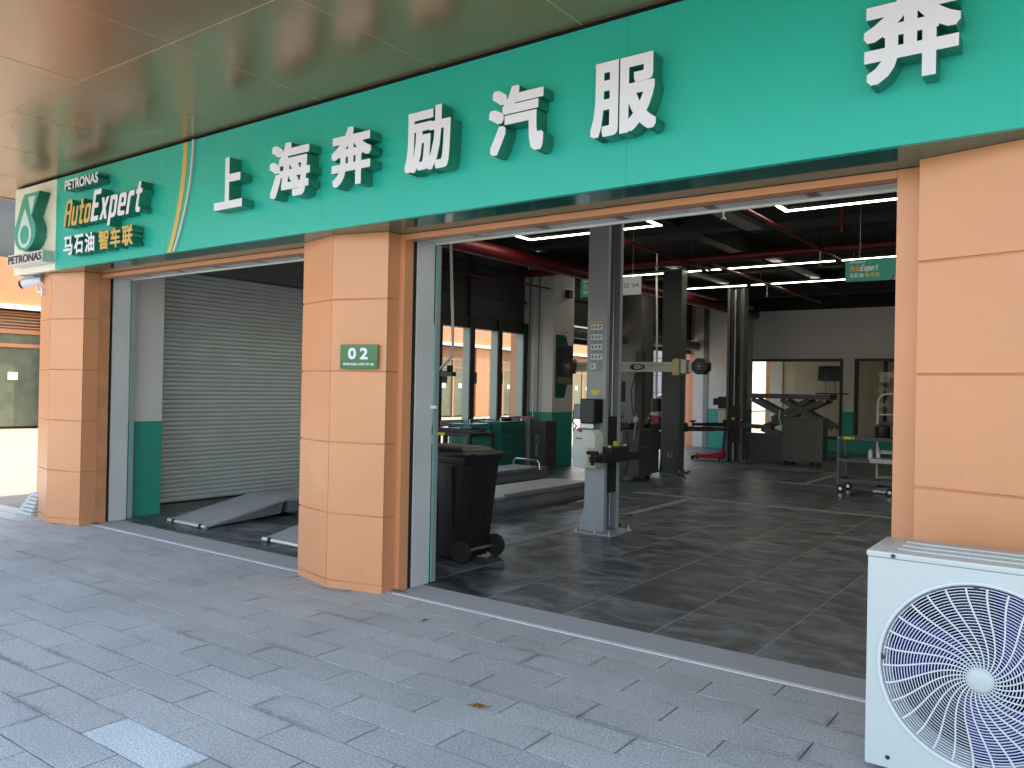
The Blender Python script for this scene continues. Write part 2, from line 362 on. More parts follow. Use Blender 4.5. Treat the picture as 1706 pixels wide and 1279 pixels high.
def place(me, name, parent, loc, rot=None, **k):
    o = P(name, me, None, parent); o.location = Vector(loc)-wloc(parent) if parent and parent.rotation_euler.z == 0 else loc
    if rot: o.rotation_euler = rot
    for a, b in k.items(): o[a] = b
    return o
#%% ---------------------------------------------------------------- ground
g = MB(); g.box(-260, 200, -200, 260, -.30, -.022)
P('ground', g, 'far_ground', kind='structure')
def tile_mesh(w, l, gap, bev=.003, t=.02):
    """tile with its own thickness, slightly eased edge; uv = distance to the nearest edges in metres"""
    a, b = w/2-gap/2, l/2-gap/2
    V = []; F = []
    for z, k in ((-t, 0), (-bev, 0), (0, bev)): V += [(-a+k,-b+k,z),(a-k,-b+k,z),(a-k,b-k,z),(-a+k,b-k,z)]
    for r in (0, 4):
        for i in range(4): F.append((r+i, r+(i+1)%4, r+4+(i+1)%4, r+4+i))
    # top as a 4-sided fan grid so the uv edge distance interpolates: inner rectangle
    k = min(a, b)*.98
    V += [(-a+k,-b+k,0),(a-k,-b+k,0),(a-k,b-k,0),(-a+k,b-k,0)]
    for i in range(4): F.append((8+i, 8+(i+1)%4, 12+(i+1)%4, 12+i))
    F.append((12,13,14,15))
    return V, F, a, b
def tile_obj_mesh(name, w, l, gap, mats, places=None, t=.02, bev=.003):
    V, F, a, b = tile_mesh(w, l, gap, t=t, bev=bev); vs = []; fs = []; uvs = []
    for (px, py, pz) in (places or [(0,0,0)]):
        i = len(vs); vs += [(x+px, y+py, z+pz) for x, y, z in V]; fs += [tuple(i+j for j in f) for f in F]
        for f in F:
            for j in f:
                x, y, z = V[j]; uvs.append((a-abs(x), b-abs(y)))
    me = bpy.data.meshes.new(name); me.from_pydata(vs, [], fs); u = me.uv_layers.new(name='UVMap')
    for l_, q in zip(u.data, uvs): l_.uv = q
    me.materials.append(MT[mats]); return me
pav = thing('pavement', kind='structure')
bed = MB(); bed.box(-20.2, 6.2, -4.2, 4.515, -.021, -.013); P('joint_bed', bed, 'dirt', pav)
PW, PL = .667, .2235
me_p = tile_obj_mesh('paver', PW, PL, .005, 'paver'); me_pl = tile_obj_mesh('paver', PW, PL, .005, 'paver_light')
spots = []
for k in range(39):
    yc = 4.52-PL*(k+.5); ph = -3.71 if k % 2 == 0 else -3.38        # k=11 is the row 1.84-2.06
    ph = -3.38+ (0 if k % 2 == 0 else .333)
    for j in range(-26, 16):
        xc = ph+PW/2+PW*j
        if -20 < xc < 6: spots.append((xc, yc))
def score(s):
    x, y = s; d = math.hypot(x, y); dr = Vector((x, y, -1.6)); c = dr.dot(fw)
    if c <= .1: return 1e9
    u = 1348*dr.dot(rr)/c; v = 1348*dr.dot(uu)/c
    if abs(u) > 900 or abs(v) > 680: return 1e6+d
    return d
spots.sort(key=score); stuff = []
for i, (x, y) in enumerate(spots):
    z = rnd.uniform(-.0012, .0006)
    if i < 300:
        pale = abs(x+3.38) < .2 and abs(y-1.95) < .1
        o = bpy.data.objects.new('paver', me_pl if pale else me_p); COL.objects.link(o); o.parent = pav; o.location = (x, y, z)
        o.rotation_euler = (rnd.gauss(0, .0012), rnd.gauss(0, .0012), 0)
    else: stuff.append((x, y, z))
P('pavers_beyond', tile_obj_mesh('pavers_beyond', PW, PL, .005, 'paver', stuff), None, pav, kind='stuff')
for nm, x, y, s, rz in (('dry_leaf', -2.50, 3.20, .055, .4), ('dry_leaf', -3.71, 4.14, .028, 1.7)):
    mb = MB(); n = 18
    pts = []
    for k in range(n):
        a = 2*math.pi*k/n; r = s*(1 if k % 3 == 0 else .45)*(1.2 if k in (0, 9) else .8)
        pts.append((r*math.cos(a), r*.75*math.sin(a), .006+.012*math.sin(3*a)**2))
    V = [(0,0,.010)]+pts+[(p[0], p[1], p[2]-.0015) for p in pts]+[(0,0,.008)]
    F = [(0, 1+k, 1+(k+1)%n) for k in range(n)]+[(2*n+1, n+1+(k+1)%n, n+1+k) for k in range(n)]+[(1+k, n+1+k, n+1+(k+1)%n, 1+(k+1)%n) for k in range(n)]
    mb.idx(V, F); mb.tube([(s*.6,0,.008),(s*1.5,.01,.012)], .0015, 5)
    o = P(nm, mb, 'leaf'); o.location = (x, y, 0); o.rotation_euler = (0,0,rz)
    o['category'] = 'leaf'; o['label'] = ('curled brown dry leaf lying on the grey pavers in front of the wide opening' if s > .05 else 'tiny orange leaf scrap on the pavers near the pillar with the green plate')
#%% ---------------------------------------------------------------- workshop floor
fl = thing('workshop_floor', kind='structure')
b = MB(); b.box(-9.72, 4.6, 4.56, 23.6, -.02, -.0012); P('grout_bed', b, 'grout', fl)
b = MB(); b.box(-9.1, 4.6, 4.517, 4.558, -.02, .003); P('threshold_strip', b, 'white_face', fl)
b = MB()
for k in range(21):
    x0 = -9.68+k*.69
    b.box(x0+.002, x0+.688, 4.56, 4.876, -.02, -.0015)
P('threshold_tile', b, 'tile_strip', fl)
TX, TY = .69, .65
me_t = tile_obj_mesh('floor_tile', TX, TY, .008, 'tile', bev=.0006); spots = []
for i in range(-10, 12):
    for j in range(29):
        x, y = -3.07+TX*(i+.5), 4.88+TY*(j+.5)
        if y < 23.5 and -9.9 < x < 4.5: spots.append((x, y))
def vis(s):
    x, y = s
    # seen through the wide opening or the left one
    t = 4.75/y; q = x*t
    return (0 if (-4.5 < q < -.7 or -9.2 < q < -5.3) else 50)+math.hypot(x, y)
spots.sort(key=vis)
for x, y in spots[:300]:
    o = bpy.data.objects.new('floor_tile', me_t); COL.objects.link(o); o.parent = fl; o.location = (x, y, rnd.uniform(-.0006, .0002))
P('floor_tiles_beyond', tile_obj_mesh('floor_tiles_beyond', TX, TY, .008, 'tile', [(x, y, rnd.uniform(-.0006,.0002)) for x, y in spots[300:]], bev=.001), None, fl, kind='stuff')
MT['marking'] = mat('worn_floor_marking', (.26, .27, .26), .6, var=.22, vscale=9)
def line(x0, x1, y0, y1):
    b = MB(); b.box(x0, x1, y0, y1, .0005, .004); return P('floor_marking', b, 'marking', kind='structure')
line(-4.98, -4.86, 6.5, 11.44); line(-5.95, -1.2, 11.44, 11.56); line(-6.6, -1.2, 14.66, 14.78); line(-4.30, -4.18, 14.785, 17.3); line(-6.6, -4.31, 17.25, 17.37)
#%% ---------------------------------------------------------------- upper structure, canopy
b = MB(); b.box(-10.15, 12, 4.62, 27.5, 4.65, 8.0); P('upper_shade_mass', b, 'ceil', kind='structure')  # unseen building mass above the hall, added to shade the forecourt
b = MB(); b.box(-10.15, 12, 4.215, 4.60, 2.80, 8.0); P('wall_above_openings', b, 'ceil', kind='structure')
can = thing('canopy', 'orange brown metal canopy soffit over the pavement above the teal sign', 'canopy')
sm = {}
xs = [-11+.0, ]
x = -3.74-1.18*6
cols = [x+1.18*i for i in range(16)]           # -10.82 ...
ylines = [4.175, 2.92, 1.67]
for i in range(len(cols)-1):
    for j in range(len(ylines)-1):
        y1, y0 = ylines[j], ylines[j+1]
        key = round(y1-y0, 3)
        if key not in sm:
            m_ = MB(); m_.box(.0045, 1.1755, .0045, key-.0045, 0, .0011); sm[key] = m_.mesh('soffit_panel'); sm[key].materials.append(MT['soffit'])
        o = bpy.data.objects.new('soffit_panel', sm[key]); COL.objects.link(o); o.parent = can; o.location = (cols[i], y0, 3.80); o.rotation_euler = (rnd.gauss(0, .0003), rnd.gauss(0, .0003), 0)
ms = MB(); ms.box(.0045, .63, .0045, 1.2455, 0, .0011); ms = ms.mesh('soffit_panel'); ms.materials.append(MT['soffit'])
for j in range(15):
    o = bpy.data.objects.new('soffit_panel', ms); COL.objects.link(o); o.parent = can; o.location = (-10.82, 4.175+1.25*j, 3.80)
b = MB(); b.box(-10.80, 6.8, 1.68, 4.17, 3.8016, 3.84); b.box(-10.80, -10.20, 4.171, 22.8, 3.8016, 3.84); P('seam_seal', b, 'soffit_joint', can)
b = MB(); b.box(-10.85, 6.9, 1.62, 4.21, 3.842, 4.3); b.box(-10.85, -10.152, 4.212, 23, 3.842, 4.3); b.box(-10.85, 6.9, 1.62, 1.658, 3.79, 3.841); b.box(-10.85, -10.823, 1.66, 23, 3.79, 3.841); P('canopy_body', b, 'orange', can)
#%% ---------------------------------------------------------------- pillars
def pillar():
    root = thing('pillar', 'x', 'pillar')
    O = dict(L=(-.495, 0), R_=(0, -.122), Rr=(.495, 0))
    zs = [(0.0, .054), (.066, .580), (.592, 1.140), (1.152, 1.702), (1.714, 2.264), (2.276, 2.786)]
    t = .03
    inner = MB(); inner.prism([(-.485, .008), (0, -.112), (.485, .008), (.475, .30), (-.475, .30)], 2, 0, 2.786); P('core', inner, 'orange_joint', root)
    for z0, z1 in zs:
        for poly in ([(-.495, 0), (-.002, -.122), (-.002, -.094), (-.47, .022)], [(.002, -.122), (.495, 0), (.47, .022), (.002, -.094)],
                     [(.495, .004), (.483, .18), (.455, .18), (.468, .028)], [(-.495, .004), (-.468, .028), (-.455, .18), (-.483, .18)]):
            b = MB(); b.prism(poly, 2, z0, z1)
            P('cladding_panel', b, 'orange', root, bev=.0025)
    return root
p0 = pillar(); p0.location = (-9.515, 4.40, 0); p0['label'] = 'orange clad pillar at the left end of the facade under the white logo panel'
p1 = copy_tree(p0); p1.location = (-4.935, 4.458, 0); p1['label'] = 'orange clad pillar carrying the green number plate between the two openings'
p2 = copy_tree(p0); p2.location = (-.252, 4.462, 0); p2['label'] = 'orange clad pillar at the right edge behind the air conditioner unit'
for p in (p0, p1, p2): p['group'] = 'orange clad facade pillars'
p3 = copy_tree(p0); p3.location = (4.4, 4.462, 0); p3['label'] = 'orange clad pillar outside the frame to the right of the air conditioner'; p3['group'] = 'orange clad facade pillars'
# rubble at pillar feet
for nm, cx, cy, lab in (('rubble', -4.42, 4.60, 'small broken mortar bits at the foot of the plated pillar beside the door jamb'), ('rubble', -9.03, 4.56, 'small broken mortar bits at the foot of the leftmost pillar')):
    b = MB()
    for k in range(26):
        x = cx+rnd.gauss(0, .035); y = cy+rnd.gauss(0, .03); s = rnd.uniform(.004, .016)
        q = [(rnd.uniform(-s, s), rnd.uniform(-s, s), rnd.uniform(0, s*1.5)) for _ in range(6)]
        V = [(x-s, y, .002), (x+s, y-s*.3, .001), (x+s*.5, y+s, .003), (x, y+q[0][1]*.3, s*1.6), (x-s*.4, y+s*.6, s)]
        b.idx(V, [(0,1,3),(1,2,3),(2,4,3),(4,0,3),(0,2,1),(0,4,2)])
    o = P(nm, b, 'rubble', kind='stuff'); o['label'] = lab; o['category'] = 'rubble'
#%% ---------------------------------------------------------------- opening frames
def opening(xl, xr, label, zoff=0):
    fr = thing('opening_frame', label, 'door frame', ((xl+xr)/2, 4.6, 0)); fr['group'] = 'frames of the wide openings'
    def H(n, bb, m, **k): return W(n, bb, m, fr, **k)
    b = MB(); b.box(xl-.075, xl, 4.60, 4.70, 0, 2.784); H('orange_post', b, 'orange', bev=.002)
    b = MB(); b.box(xr, xr+.125, 4.60, 4.70, 0, 2.784); H('orange_post', b, 'orange', bev=.002)
    b = MB(); b.box(xl+.002, xr-.002, 4.603, 4.70, 2.742, 2.784); H('orange_lintel', b, 'orange', bev=.002)
    b = MB(); b.box(xl-.07, xl-.01, 4.702, 4.748, .0, 2.77); b.box(xr+.01, xr+.07, 4.702, 4.748, 0, 2.77); b.box(xl-.01, xr+.01, 4.702, 4.748, 2.752, 2.79); H('black_gap_strip', b, 'rubber')  # black strip filling the dark gap between orange trim and jamb
    b = MB(); b.box(xl-.09, xl, 4.75, 4.955, 0, 2.765); H('jamb_panel', b, 'jamb', bev=.003)
    b = MB(); b.box(xr, xr+.09, 4.75, 4.955, 0, 2.765); H('jamb_panel', b, 'jamb', bev=.003)
    b = MB(); b.box(xl-.09, xr+.09, 4.75, 4.955, 2.768, 3.05); H('header_box', b, 'header', bev=.003)
    b = MB(); b.box(xl, xr, 4.957, 4.975, 2.755, 2.80); H('header_lip', b, 'cream')
    for k in range(5):
        x = xl+.5+k*(xr-xl-1)/4; b = MB(); b.box(x-.035, x+.035, 4.80, 4.90, 2.7645, 2.7675); H('cover_plate', b, 'steel')
    return fr
opening(-9.07, -5.40, 'orange and grey frame of the narrower left opening with the closed roller door inside')
opening(-4.403, -.875, 'orange and grey frame of the wide opening showing the lift posts')
opening(.32, 3.9, 'orange and grey frame of the opening right of the air conditioner, outside the photo')
# glass leaves parked at the jambs
for x, y0, lab in ((-4.395, 4.985, 'glass door leaf edge with small white lock clip at the jamb of the wide opening'), (-9.06, 4.985, 'glass door leaf edge at the jamb of the left opening')):
    gd = thing('glass_door', lab, 'glass door', (x, y0, 0))
    b = MB(); b.box(-.006, .006, -.022, .03, .01, 2.75); P('glass_edge', b, 'glassedge', gd)
    b = MB(); b.box(.007, .010, -.020, .028, .01, 2.75); P('pane', b, 'fin', gd)
    if x > -5:
        b = MB(); b.box(-.03, .045, -.05, -.024, 1.42, 1.445); P('lock_clip', b, 'white_face', gd, bev=.003)
#%% ---------------------------------------------------------------- shop sign
sg = thing('shop_sign', 'long teal fascia sign with raised white characters and a cream logo end panel', 'sign', (-3, 4.17, 2.786))
edges = [-9.20, -7.05, -4.90, -2.245, .3, 2.8, 5.3]
for a, c in zip(edges[:-1], edges[1:]):
    b = MB(); b.box(a+.0008, c-.0008, 4.17, 4.212, 2.788, 3.775); W('sign_sheet', b, 'teal', sg)
b = MB(); b.box(-10.20, -9.203, 4.17, 4.212, 2.788, 3.775); W('logo_sheet', b, 'cream', sg)
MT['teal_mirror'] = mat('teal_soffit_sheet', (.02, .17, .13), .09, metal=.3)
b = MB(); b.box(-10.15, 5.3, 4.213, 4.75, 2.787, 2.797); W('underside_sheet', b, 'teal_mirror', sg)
# big characters
FZ0, FZ1 = 3.055, 3.485
for ch, x0, x1 in (('上', -6.12, -5.72), ('海', -5.38, -4.88), ('奔', -4.65, -4.22), ('励', -3.90, -3.48), ('汽', -3.17, -2.74), ('服', -2.42, -1.99), ('奔', -.93, -.51)):
    me = text_mesh(ch, (0, x1-x0-.01, 0, FZ1-FZ0), .115, bold=.033)
    place(me, 'raised_character', sg, (x0, 4.052, FZ0))
G = {
 'A': [[(0,0),(0,.82),(.06,.95),(.16,1),(.40,1),(.50,.95),(.55,.82),(.55,0),(.39,0),(.39,.44),(.16,.44),(.16,0)], [(.16,.58),(.39,.58),(.39,.82),(.35,.86),(.2,.86),(.16,.82)]],
 'u': [[(0,.7),(.16,.7),(.16,.2),(.2,.14),(.30,.14),(.34,.2),(.34,.7),(.5,.7),(.5,.0),(.12,0),(.03,.04),(0,.14)]],
 't': [[(.1,.92),(.26,.92),(.26,.7),(.4,.7),(.4,.56),(.26,.56),(.26,.2),(.3,.14),(.4,.14),(.4,0),(.22,0),(.13,.04),(.1,.12),(.1,.56),(0,.56),(0,.7),(.1,.7)]],
 'o': [[(.12,0),(.38,0),(.47,.04),(.5,.12),(.5,.58),(.47,.66),(.38,.7),(.12,.7),(.03,.66),(0,.58),(0,.12),(.03,.04)], [(.16,.18),(.2,.14),(.3,.14),(.34,.18),(.34,.52),(.3,.56),(.2,.56),(.16,.52)]],
 'E': [[(0,0),(0,1),(.55,1),(.55,.84),(.19,.84),(.19,.58),(.45,.58),(.45,.42),(.19,.42),(.19,.16),(.55,.16),(.55,0)]],
 'x': [[(0,0),(.17,.35),(0,.7),(.19,.7),(.275,.5),(.36,.7),(.55,.7),(.38,.35),(.55,0),(.36,0),(.275,.2),(.19,0)]],
 'p': [[(0,-.24),(0,.7),(.4,.7),(.48,.66),(.52,.58),(.52,.12),(.48,.04),(.4,0),(.18,0),(.18,-.24)], [(.18,.14),(.30,.14),(.34,.18),(.34,.52),(.30,.56),(.18,.56)]],
 'e': [[(.12,0),(.03,.04),(0,.12),(0,.58),(.03,.66),(.12,.7),(.4,.7),(.48,.66),(.52,.58),(.52,.28),(.18,.28),(.18,.18),(.22,.14),(.5,.14),(.5,0)], [(.18,.4),(.35,.4),(.35,.52),(.31,.56),(.22,.56),(.18,.52)]],
 'r': [[(0,0),(0,.58),(.04,.66),(.12,.7),(.42,.7),(.42,.54),(.22,.54),(.18,.5),(.18,0)]],
}
def logo_word(parent, x0, z0, h, wscale, depth, yf, name='letter', tilt=.22, mats2=('gold', 'teal_side'), mats1=('white_face', 'teal_side')):
    x = x0
    for ch in 'AutoExpert':
        mts = mats2 if ch in 'Auto' and x < x0+wscale*h*2.4 and ch != 'E' else mats1
        pl = G[ch]; hh = h*(1.12 if mts is mats1 else 1)
        sc = hh; ax = [p[0] for q in pl for p in q]; ay = [p[1] for q in pl for p in q]
        pts = [[(p[0]*sc*wscale+tilt*p[1]*sc, p[1]*sc) for p in q] for q in pl]
        X = [p[0] for q in pts for p in q]; Z = [p[1] for q in pts for p in q]
        me = poly_mesh(pts, (min(X), max(X), min(Z), max(Z)), depth, mats=mts)
        place(me, name, parent, (x, yf, z0)); x += (max(ax)+.10)*sc*wscale
    return x
logo_word(sg, -8.77, 3.185, .275, .86, .11, 4.05)
me = text_mesh('PETRONAS', (0, .68, 0, .105), .11, bold=.03); place(me, 'raised_word', sg, (-8.76, 4.05, 3.565))
for i, ch in enumerate('马石油智车联'):
    me = text_mesh(ch, (0, .19, 0, .195), .11, bold=.03, mats=('white_face' if i < 3 else 'gold', 'teal_side'))
    place(me, 'raised_character', sg, (-8.76+i*.222+(.05 if i > 2 else 0), 4.05, 2.885))
# stripes
def arc(xt, xb, wd, y0, m, nm):
    pts = []; n = 20
    for k in range(n+1):
        z = 2.790+(3.772-2.790)*k/n; t = k/n; x = xb+(xt-xb)*(1-(1-t)**2.0); pts.append((x, z))
    poly = [(a, z) for a, z in pts]+[(a+wd, z) for a, z in reversed(pts)]
    b = MB()
    for (a, z), (c, zz) in zip(pts[:-1], pts[1:]):
        b.idx([(a,y0,z),(a+wd,y0,z),(c+wd,y0,zz),(c,y0,zz),(a,4.169,z),(a+wd,4.169,z),(c+wd,4.169,zz),(c,4.169,zz)], [(0,1,2,3),(0,3,7,4),(1,5,6,2)])
    W(nm, b, m, sg)
arc(-6.78, -7.01, .065, 4.165, 'gold', 'gold_stripe'); arc(-6.62, -6.895, .022, 4.15, 'silver', 'silver_stripe')
# drop logo
lg = [(-.30,.0),(-.27,-.10),(-.19,-.18),(-.07,-.215),(.05,-.20),(.15,-.14),(.21,-.05),(.22,.05),(.19,.13),(.12,.22),(.29,.52),(-.06,.52),(-.11,.47),(-.24,.20),(-.29,.10)]
cx, cz = -9.62, 3.19
me = poly_mesh([lg], (cx-.30+.0, cx+.29, cz-.175, cz+.45), .115, mats=('logo_green', 'teal_side')); place(me, 'logo_body', sg, (0, 4.05, 0))
drop = [(-.02,.34)]+[(.19*math.sin(a)-.02, -.01+.17*math.cos(a)) for a in [math.radians(d) for d in range(60, 301, 20)]]
hole = [(.125*math.cos(a)-.02, -.01+.125*math.sin(a)) for a in [2*math.pi*k/20 for k in range(20)]]
def flat(polys, y, m, nm, ox=cx-.02, oz=cz+.01, s=.85):
    pts = [[(p[0]*s, p[1]*s) for p in q] for q in polys]; X = [p[0] for q in pts for p in q]; Z = [p[1] for q in pts for p in q]
    me = poly_mesh(pts, (min(X)+ox, max(X)+ox, min(Z)+oz, max(Z)+oz), .003, mats=(m,)); place(me, nm, sg, (0, y, 0))
flat([drop, hole], 4.0462, 'logo_pale', 'logo_drop'); flat([[(.06,.47),(.26,.47),(.15,.23)]], 4.0462, 'logo_pale', 'logo_triangle')
b = MB(); b.box(-10.06, -9.22, 4.045, 4.165, 2.865, 2.99); W('word_box', b, 'silver', sg, bev=.003)
me = text_mesh('PETRONAS', (0, .80, 0, .088), .004, bold=.02, mats=('ink',)); place(me, 'word_print', sg, (-10.04, 4.0405, 2.885))
# number plate
np_ = thing('number_plate', 'green enamel plate reading 02 on the front of the middle orange pillar', 'number plate', (-4.66, 4.385, 1.725), rz=math.atan2(.122, .495))
b = MB(); b.box(-.17, .17, -.012, -.002, 0, .19); P('plate', b, 'plaque', np_, bev=.002)
for s, bx in (('0', (-.095, -.022, .075, .165)), ('2', (.012, .085, .075, .165))):
    me = text_mesh(s, bx, .001, bold=.03, mats=('white_face',)); o = P('numeral', me, None, np_); o.location = (0, -.0145, 0)
me = text_mesh('杨家浜路218弄2号1层', (-.14, .14, .028, .048), .001, bold=.02, mats=('white_face',)); o = P('address_line', me, None, np_); o.location = (0, -.0145, 0)
# security camera
cc = thing('security_camera', 'white bullet security camera on a wall arm at the left pillar under the sign', 'security camera', (-9.86, 4.36, 2.60))
b = MB(); b.cyl((-.30,-.10,.10), (-.10,.02,.15), .052, 18); P('housing', b, 'white_face', cc, smooth=True)
b = MB(); b.cyl((-.325,-.115,.094), (-.298,-.099,.1005), .05, 18); P('lens_cover', b, 'black', cc, smooth=True)
b = MB(); b.bar((-.32,-.12,.155), (-.09,.02,.208), .11, .006); P('sun_hood', b, 'white_face', cc)
b = MB(); b.tube([(-.16,-.01,.08),(-.16,0,.02),(-.02,.03,.0)], .014, 8); b.box(-.02,.0,-.03,.07,-.05,.05); P('wall_arm', b, 'white_face', cc)
b = MB(); b.tube([(-.12,0,.11),(-.06,.0,.12),(-.05,.02,.03),(-.02,.03,.07),(0,.05,.12)], .005, 6); P('cable', b, 'white_face', cc)
# stacked slabs left of pillar
for k in range(6):
    w_ = .30-.028*k; b = MB(); x0 = -10.38+.040*k
    b.box(x0, x0+w_+.05, 4.34+.010*k, 4.62, .002+.044*k, .002+.044*k+.036)
    nm = ['bottom slab', 'second slab from the bottom', 'third slab from the bottom', 'fourth slab from the bottom', 'fifth slab from the bottom', 'top slab'][k]
    root = centre(b); o = P('stone_slab', b, 'stone', bev=.002); o['label'] = nm+' of the stepped pale stack left of the leftmost pillar'; o['category'] = 'stone slab'; o['group'] = 'stacked pale stone slabs'
    o.rotation_euler = (0,0,0)
#%% ---------------------------------------------------------------- hall shell
ch_ = MB(); ch_.box(-9.72, 4.6, 4.62, 23.6, 4.60, 4.648); P('ceiling', ch_, 'ceil', kind='structure')
for y in (7.6, 12.2, 16.8, 21.4):
    b = MB(); b.box(-9.7, 4.6, y-.15, y+.15, 4.15, 4.598); P('ceiling_beam', b, 'ceil', kind='structure')
for x in (-5.6, -1.0):
    for y0, y1 in ((4.9, 7.448), (7.752, 12.048), (12.352, 16.648), (16.952, 21.248), (21.552, 23.5)):
        b = MB(); b.box(x-.12, x+.12, y0, y1, 4.25, 4.598); P('ceiling_beam', b, 'ceil', kind='structure')
# right wall & front inner face
b = MB(); b.box(4.6, 4.8, 4.62, 27.4, 0, 4.64); o = P('right_wall', b, 'wallwhite'); o['label'] = 'plain white side wall far right inside the hall'; o['category'] = 'wall'
# back wall with two windows
bw = thing('back_wall', 'grey white back wall of the hall with teal wainscot and two black framed windows', 'wall', (-3, 23.6, 0))
Y0, Y1 = 23.6, 23.78
def wb(nm, x0, x1, z0, z1, m, y0=Y0): b = MB(); b.box(x0, x1, y0, Y1, z0, z1); W(nm, b, m, bw)
wb('plaster', -9.72, 4.6, 2.60, 4.0, 'wallwhite'); wb('dark_upper_band', -9.72, 4.6, 4.002, 4.6, 'ceil')
wb('plaster', -9.72, -8.61, 1.13, 2.598, 'wallwhite'); wb('plaster', -5.80, -5.49, 1.13, 2.598, 'wallwhite'); wb('plaster', -2.6, 4.6, 1.13, 2.598, 'wallwhite')
wb('wainscot', -9.72, -8.61, .342, 1.128, 'wallteal', Y0-.004); wb('wainscot', -5.80, -5.49, .342, 1.128, 'wallteal', Y0-.004); wb('wainscot', -2.6, 4.6, .342, 1.128, 'wallteal', Y0-.004)
wb('wainscot', -9.72, 4.6, .0, .34, 'wallteal', Y0-.004)
for x0, x1 in ((-8.61, -5.80), (-5.49, -2.6)):
    f = MB(); t = .07
    f.box(x0, x1, Y0-.03, Y1, 2.53, 2.599); f.box(x0, x1, Y0-.03, Y1, .341, .42); f.box(x0, x0+t, Y0-.03, Y1, .421, 2.529); f.box(x1-t, x1, Y0-.03, Y1, .421, 2.529)
    fo = W('window_frame', f, 'darkframe', bw)
    gp = MB(); gp.box(x0+t, x1-t, Y0+.08, Y0+.09, .421, 2.529); W('pane', gp, 'glass', fo)
# back room
br = thing('back_room', 'tan back room seen through the black framed windows', 'room', (-3, 25, 0))
b = MB(); b.box(-8.5, 4.6, 26.9, 27.1, 0, 3.2); W('far_wall', b, 'tan', br); b = MB(); b.box(-8.9, -8.5, 26.85, 27.1, 0, 3.2); W('white_pier', b, 'wallwhite', br); b = MB(); b.box(-9.1, -8.93, 27.0, 27.3, 0, 3.2); W('orange_post', b, 'orange', br); b = MB(); b.box(-10, -8.5, 26.95, 26.96, 0, 3.2); W('pane', b, 'glass', br)
b = MB(); b.box(-9.72, 4.6, 23.79, 26.9, -.02, -.001); W('room_floor', b, 'tile_strip', br)
b = MB(); b.box(-9.72, 4.6, 23.79, 26.9, 3.2, 3.3); W('room_ceiling', b, 'wallwhite', br)
b = MB(); b.box(-9.95, -9.72, 23.5, 23.9, 0, 3.3); b.box(-9.95, -9.72, 26.7, 27.1, 0, 3.3); b.box(-9.95,-9.72,23.9,26.7,2.9,3.3); b.box(-9.95,-9.72,23.9,26.7,0,.5); W('side_wall', b, 'wallwhite', br)
b = MB(); b.box(-9.86, -9.85, 23.9, 26.7, .5, 2.9); W('pane', b, 'glass', br)
b = MB(); b.box(-4.95, -4.86, 24.6, 24.7, 0, 3.2); W('door_post', b, 'darkframe', br)
hd = thing('wall_cabinet', 'dark box cabinet hanging in the back room behind the left window', 'cabinet', (-6.3, 24.6, 2.0))
b = MB(); b.prism([(-.36, .42), (.36, .42), (.36, .02), (.30, -.02), (-.30, -.02), (-.36, .10)], 1, -.2, .2); P('casing', b, 'blackmetal', hd, bev=.01)
b = MB(); b.box(-.40,-.385,-.2,.2,.0,.42); P('bright_edge', b, 'whitetube', hd)
b = MB()
for x in (-.22,.05,.25): b.cyl((x,0,-.02),(x,0,-.42),.008,6)
P('hanging_cable', b, 'rubber', hd)
# left side wall columns
def column(x0, x1, y0, y1, label, white='wallwhite', teal='wallteal', zt=4.15):
    c = thing('column', label, 'column', ((x0+x1)/2, (y0+y1)/2, 0)); c['group'] = 'columns along the left side of the hall'
    b = MB(); b.box(x0, x1, y0, y1, 1.121, zt); W('upper_plaster', b, white, c, bev=.004)
    b = MB(); b.box(x0-.001, x1+.001, y0-.001, y1+.001, 0, 1.119); W('wainscot', b, teal, c, bev=.004)
    return c
column(-10.0, -9.17, 4.985, 5.43, 'white column with teal base just inside the left opening')
column(-10.0, -9.17, 9.15, 10.0, 'column hidden behind the middle pillar between roller door and windows')
column(-10.0, -9.07, 13.88, 14.67, 'white and teal column carrying the green poster behind the lift post')
MT['colgrey'] = mat('grey_column_paint', (.16, .16, .15), .7, var=.05)
column(-10.0, -9.10, 17.85, 18.55, 'bare grey column holding the round black fan', 'colgrey', 'colgrey')
column(-9.18, -8.35, 22.27, 23.595, 'white wall block with bright teal base in the far left corner')
pc = thing('corner_pier', 'plain white pier with dark post between the far side opening and the corner block', 'pier', (-9.45, 22.3, 0))
b = MB(); b.box(-9.64, -9.33, 22.29, 23.5, 0, 4.15); W('pier', b, 'wallwhite', pc, bev=.004); b = MB(); b.box(-9.329, -9.182, 22.25, 23.5, 0, 4.15); W('dark_post', b, 'galv', pc)
b = MB(); b.box(-9.80, -9.645, 22.32, 22.8, 0, 4.15); W('orange_edge', b, 'orange', pc)
# outside orange facing of side wall
b = MB()
for y0, y1 in ((4.45, 5.43), (9.15, 10.0), (13.88, 14.67), (17.85, 18.55), (22.85, 23.6)): b.box(-10.15, -10.002, y0, y1, 0, 4.6)
b.box(-10.15, -10.002, 5.431, 22.449, 3.2, 4.6)
o = P('side_wall_cladding', b, 'orange'); o['label'] = 'orange outside cladding of the left side wall seen through the side openings'; o['category'] = 'wall'
b = MB(); b.box(-10.0, -9.75, 5.431, 9.149, 3.1, 4.6); b.box(-10.0, -9.75, 14.671, 17.849, 3.25, 4.6); b.box(-10.0, -9.75, 18.551, 22.449, 3.1, 4.6)
b.box(-10.0, -9.78, 5.431, 5.66, 0, 3.1); b.box(-10.0, -9.78, 9.11, 9.149, 0, 3.1)
o = P('side_wall_upper', b, 'ceil'); o['label'] = 'black painted upper side wall above the side openings'; o['category'] = 'wall'
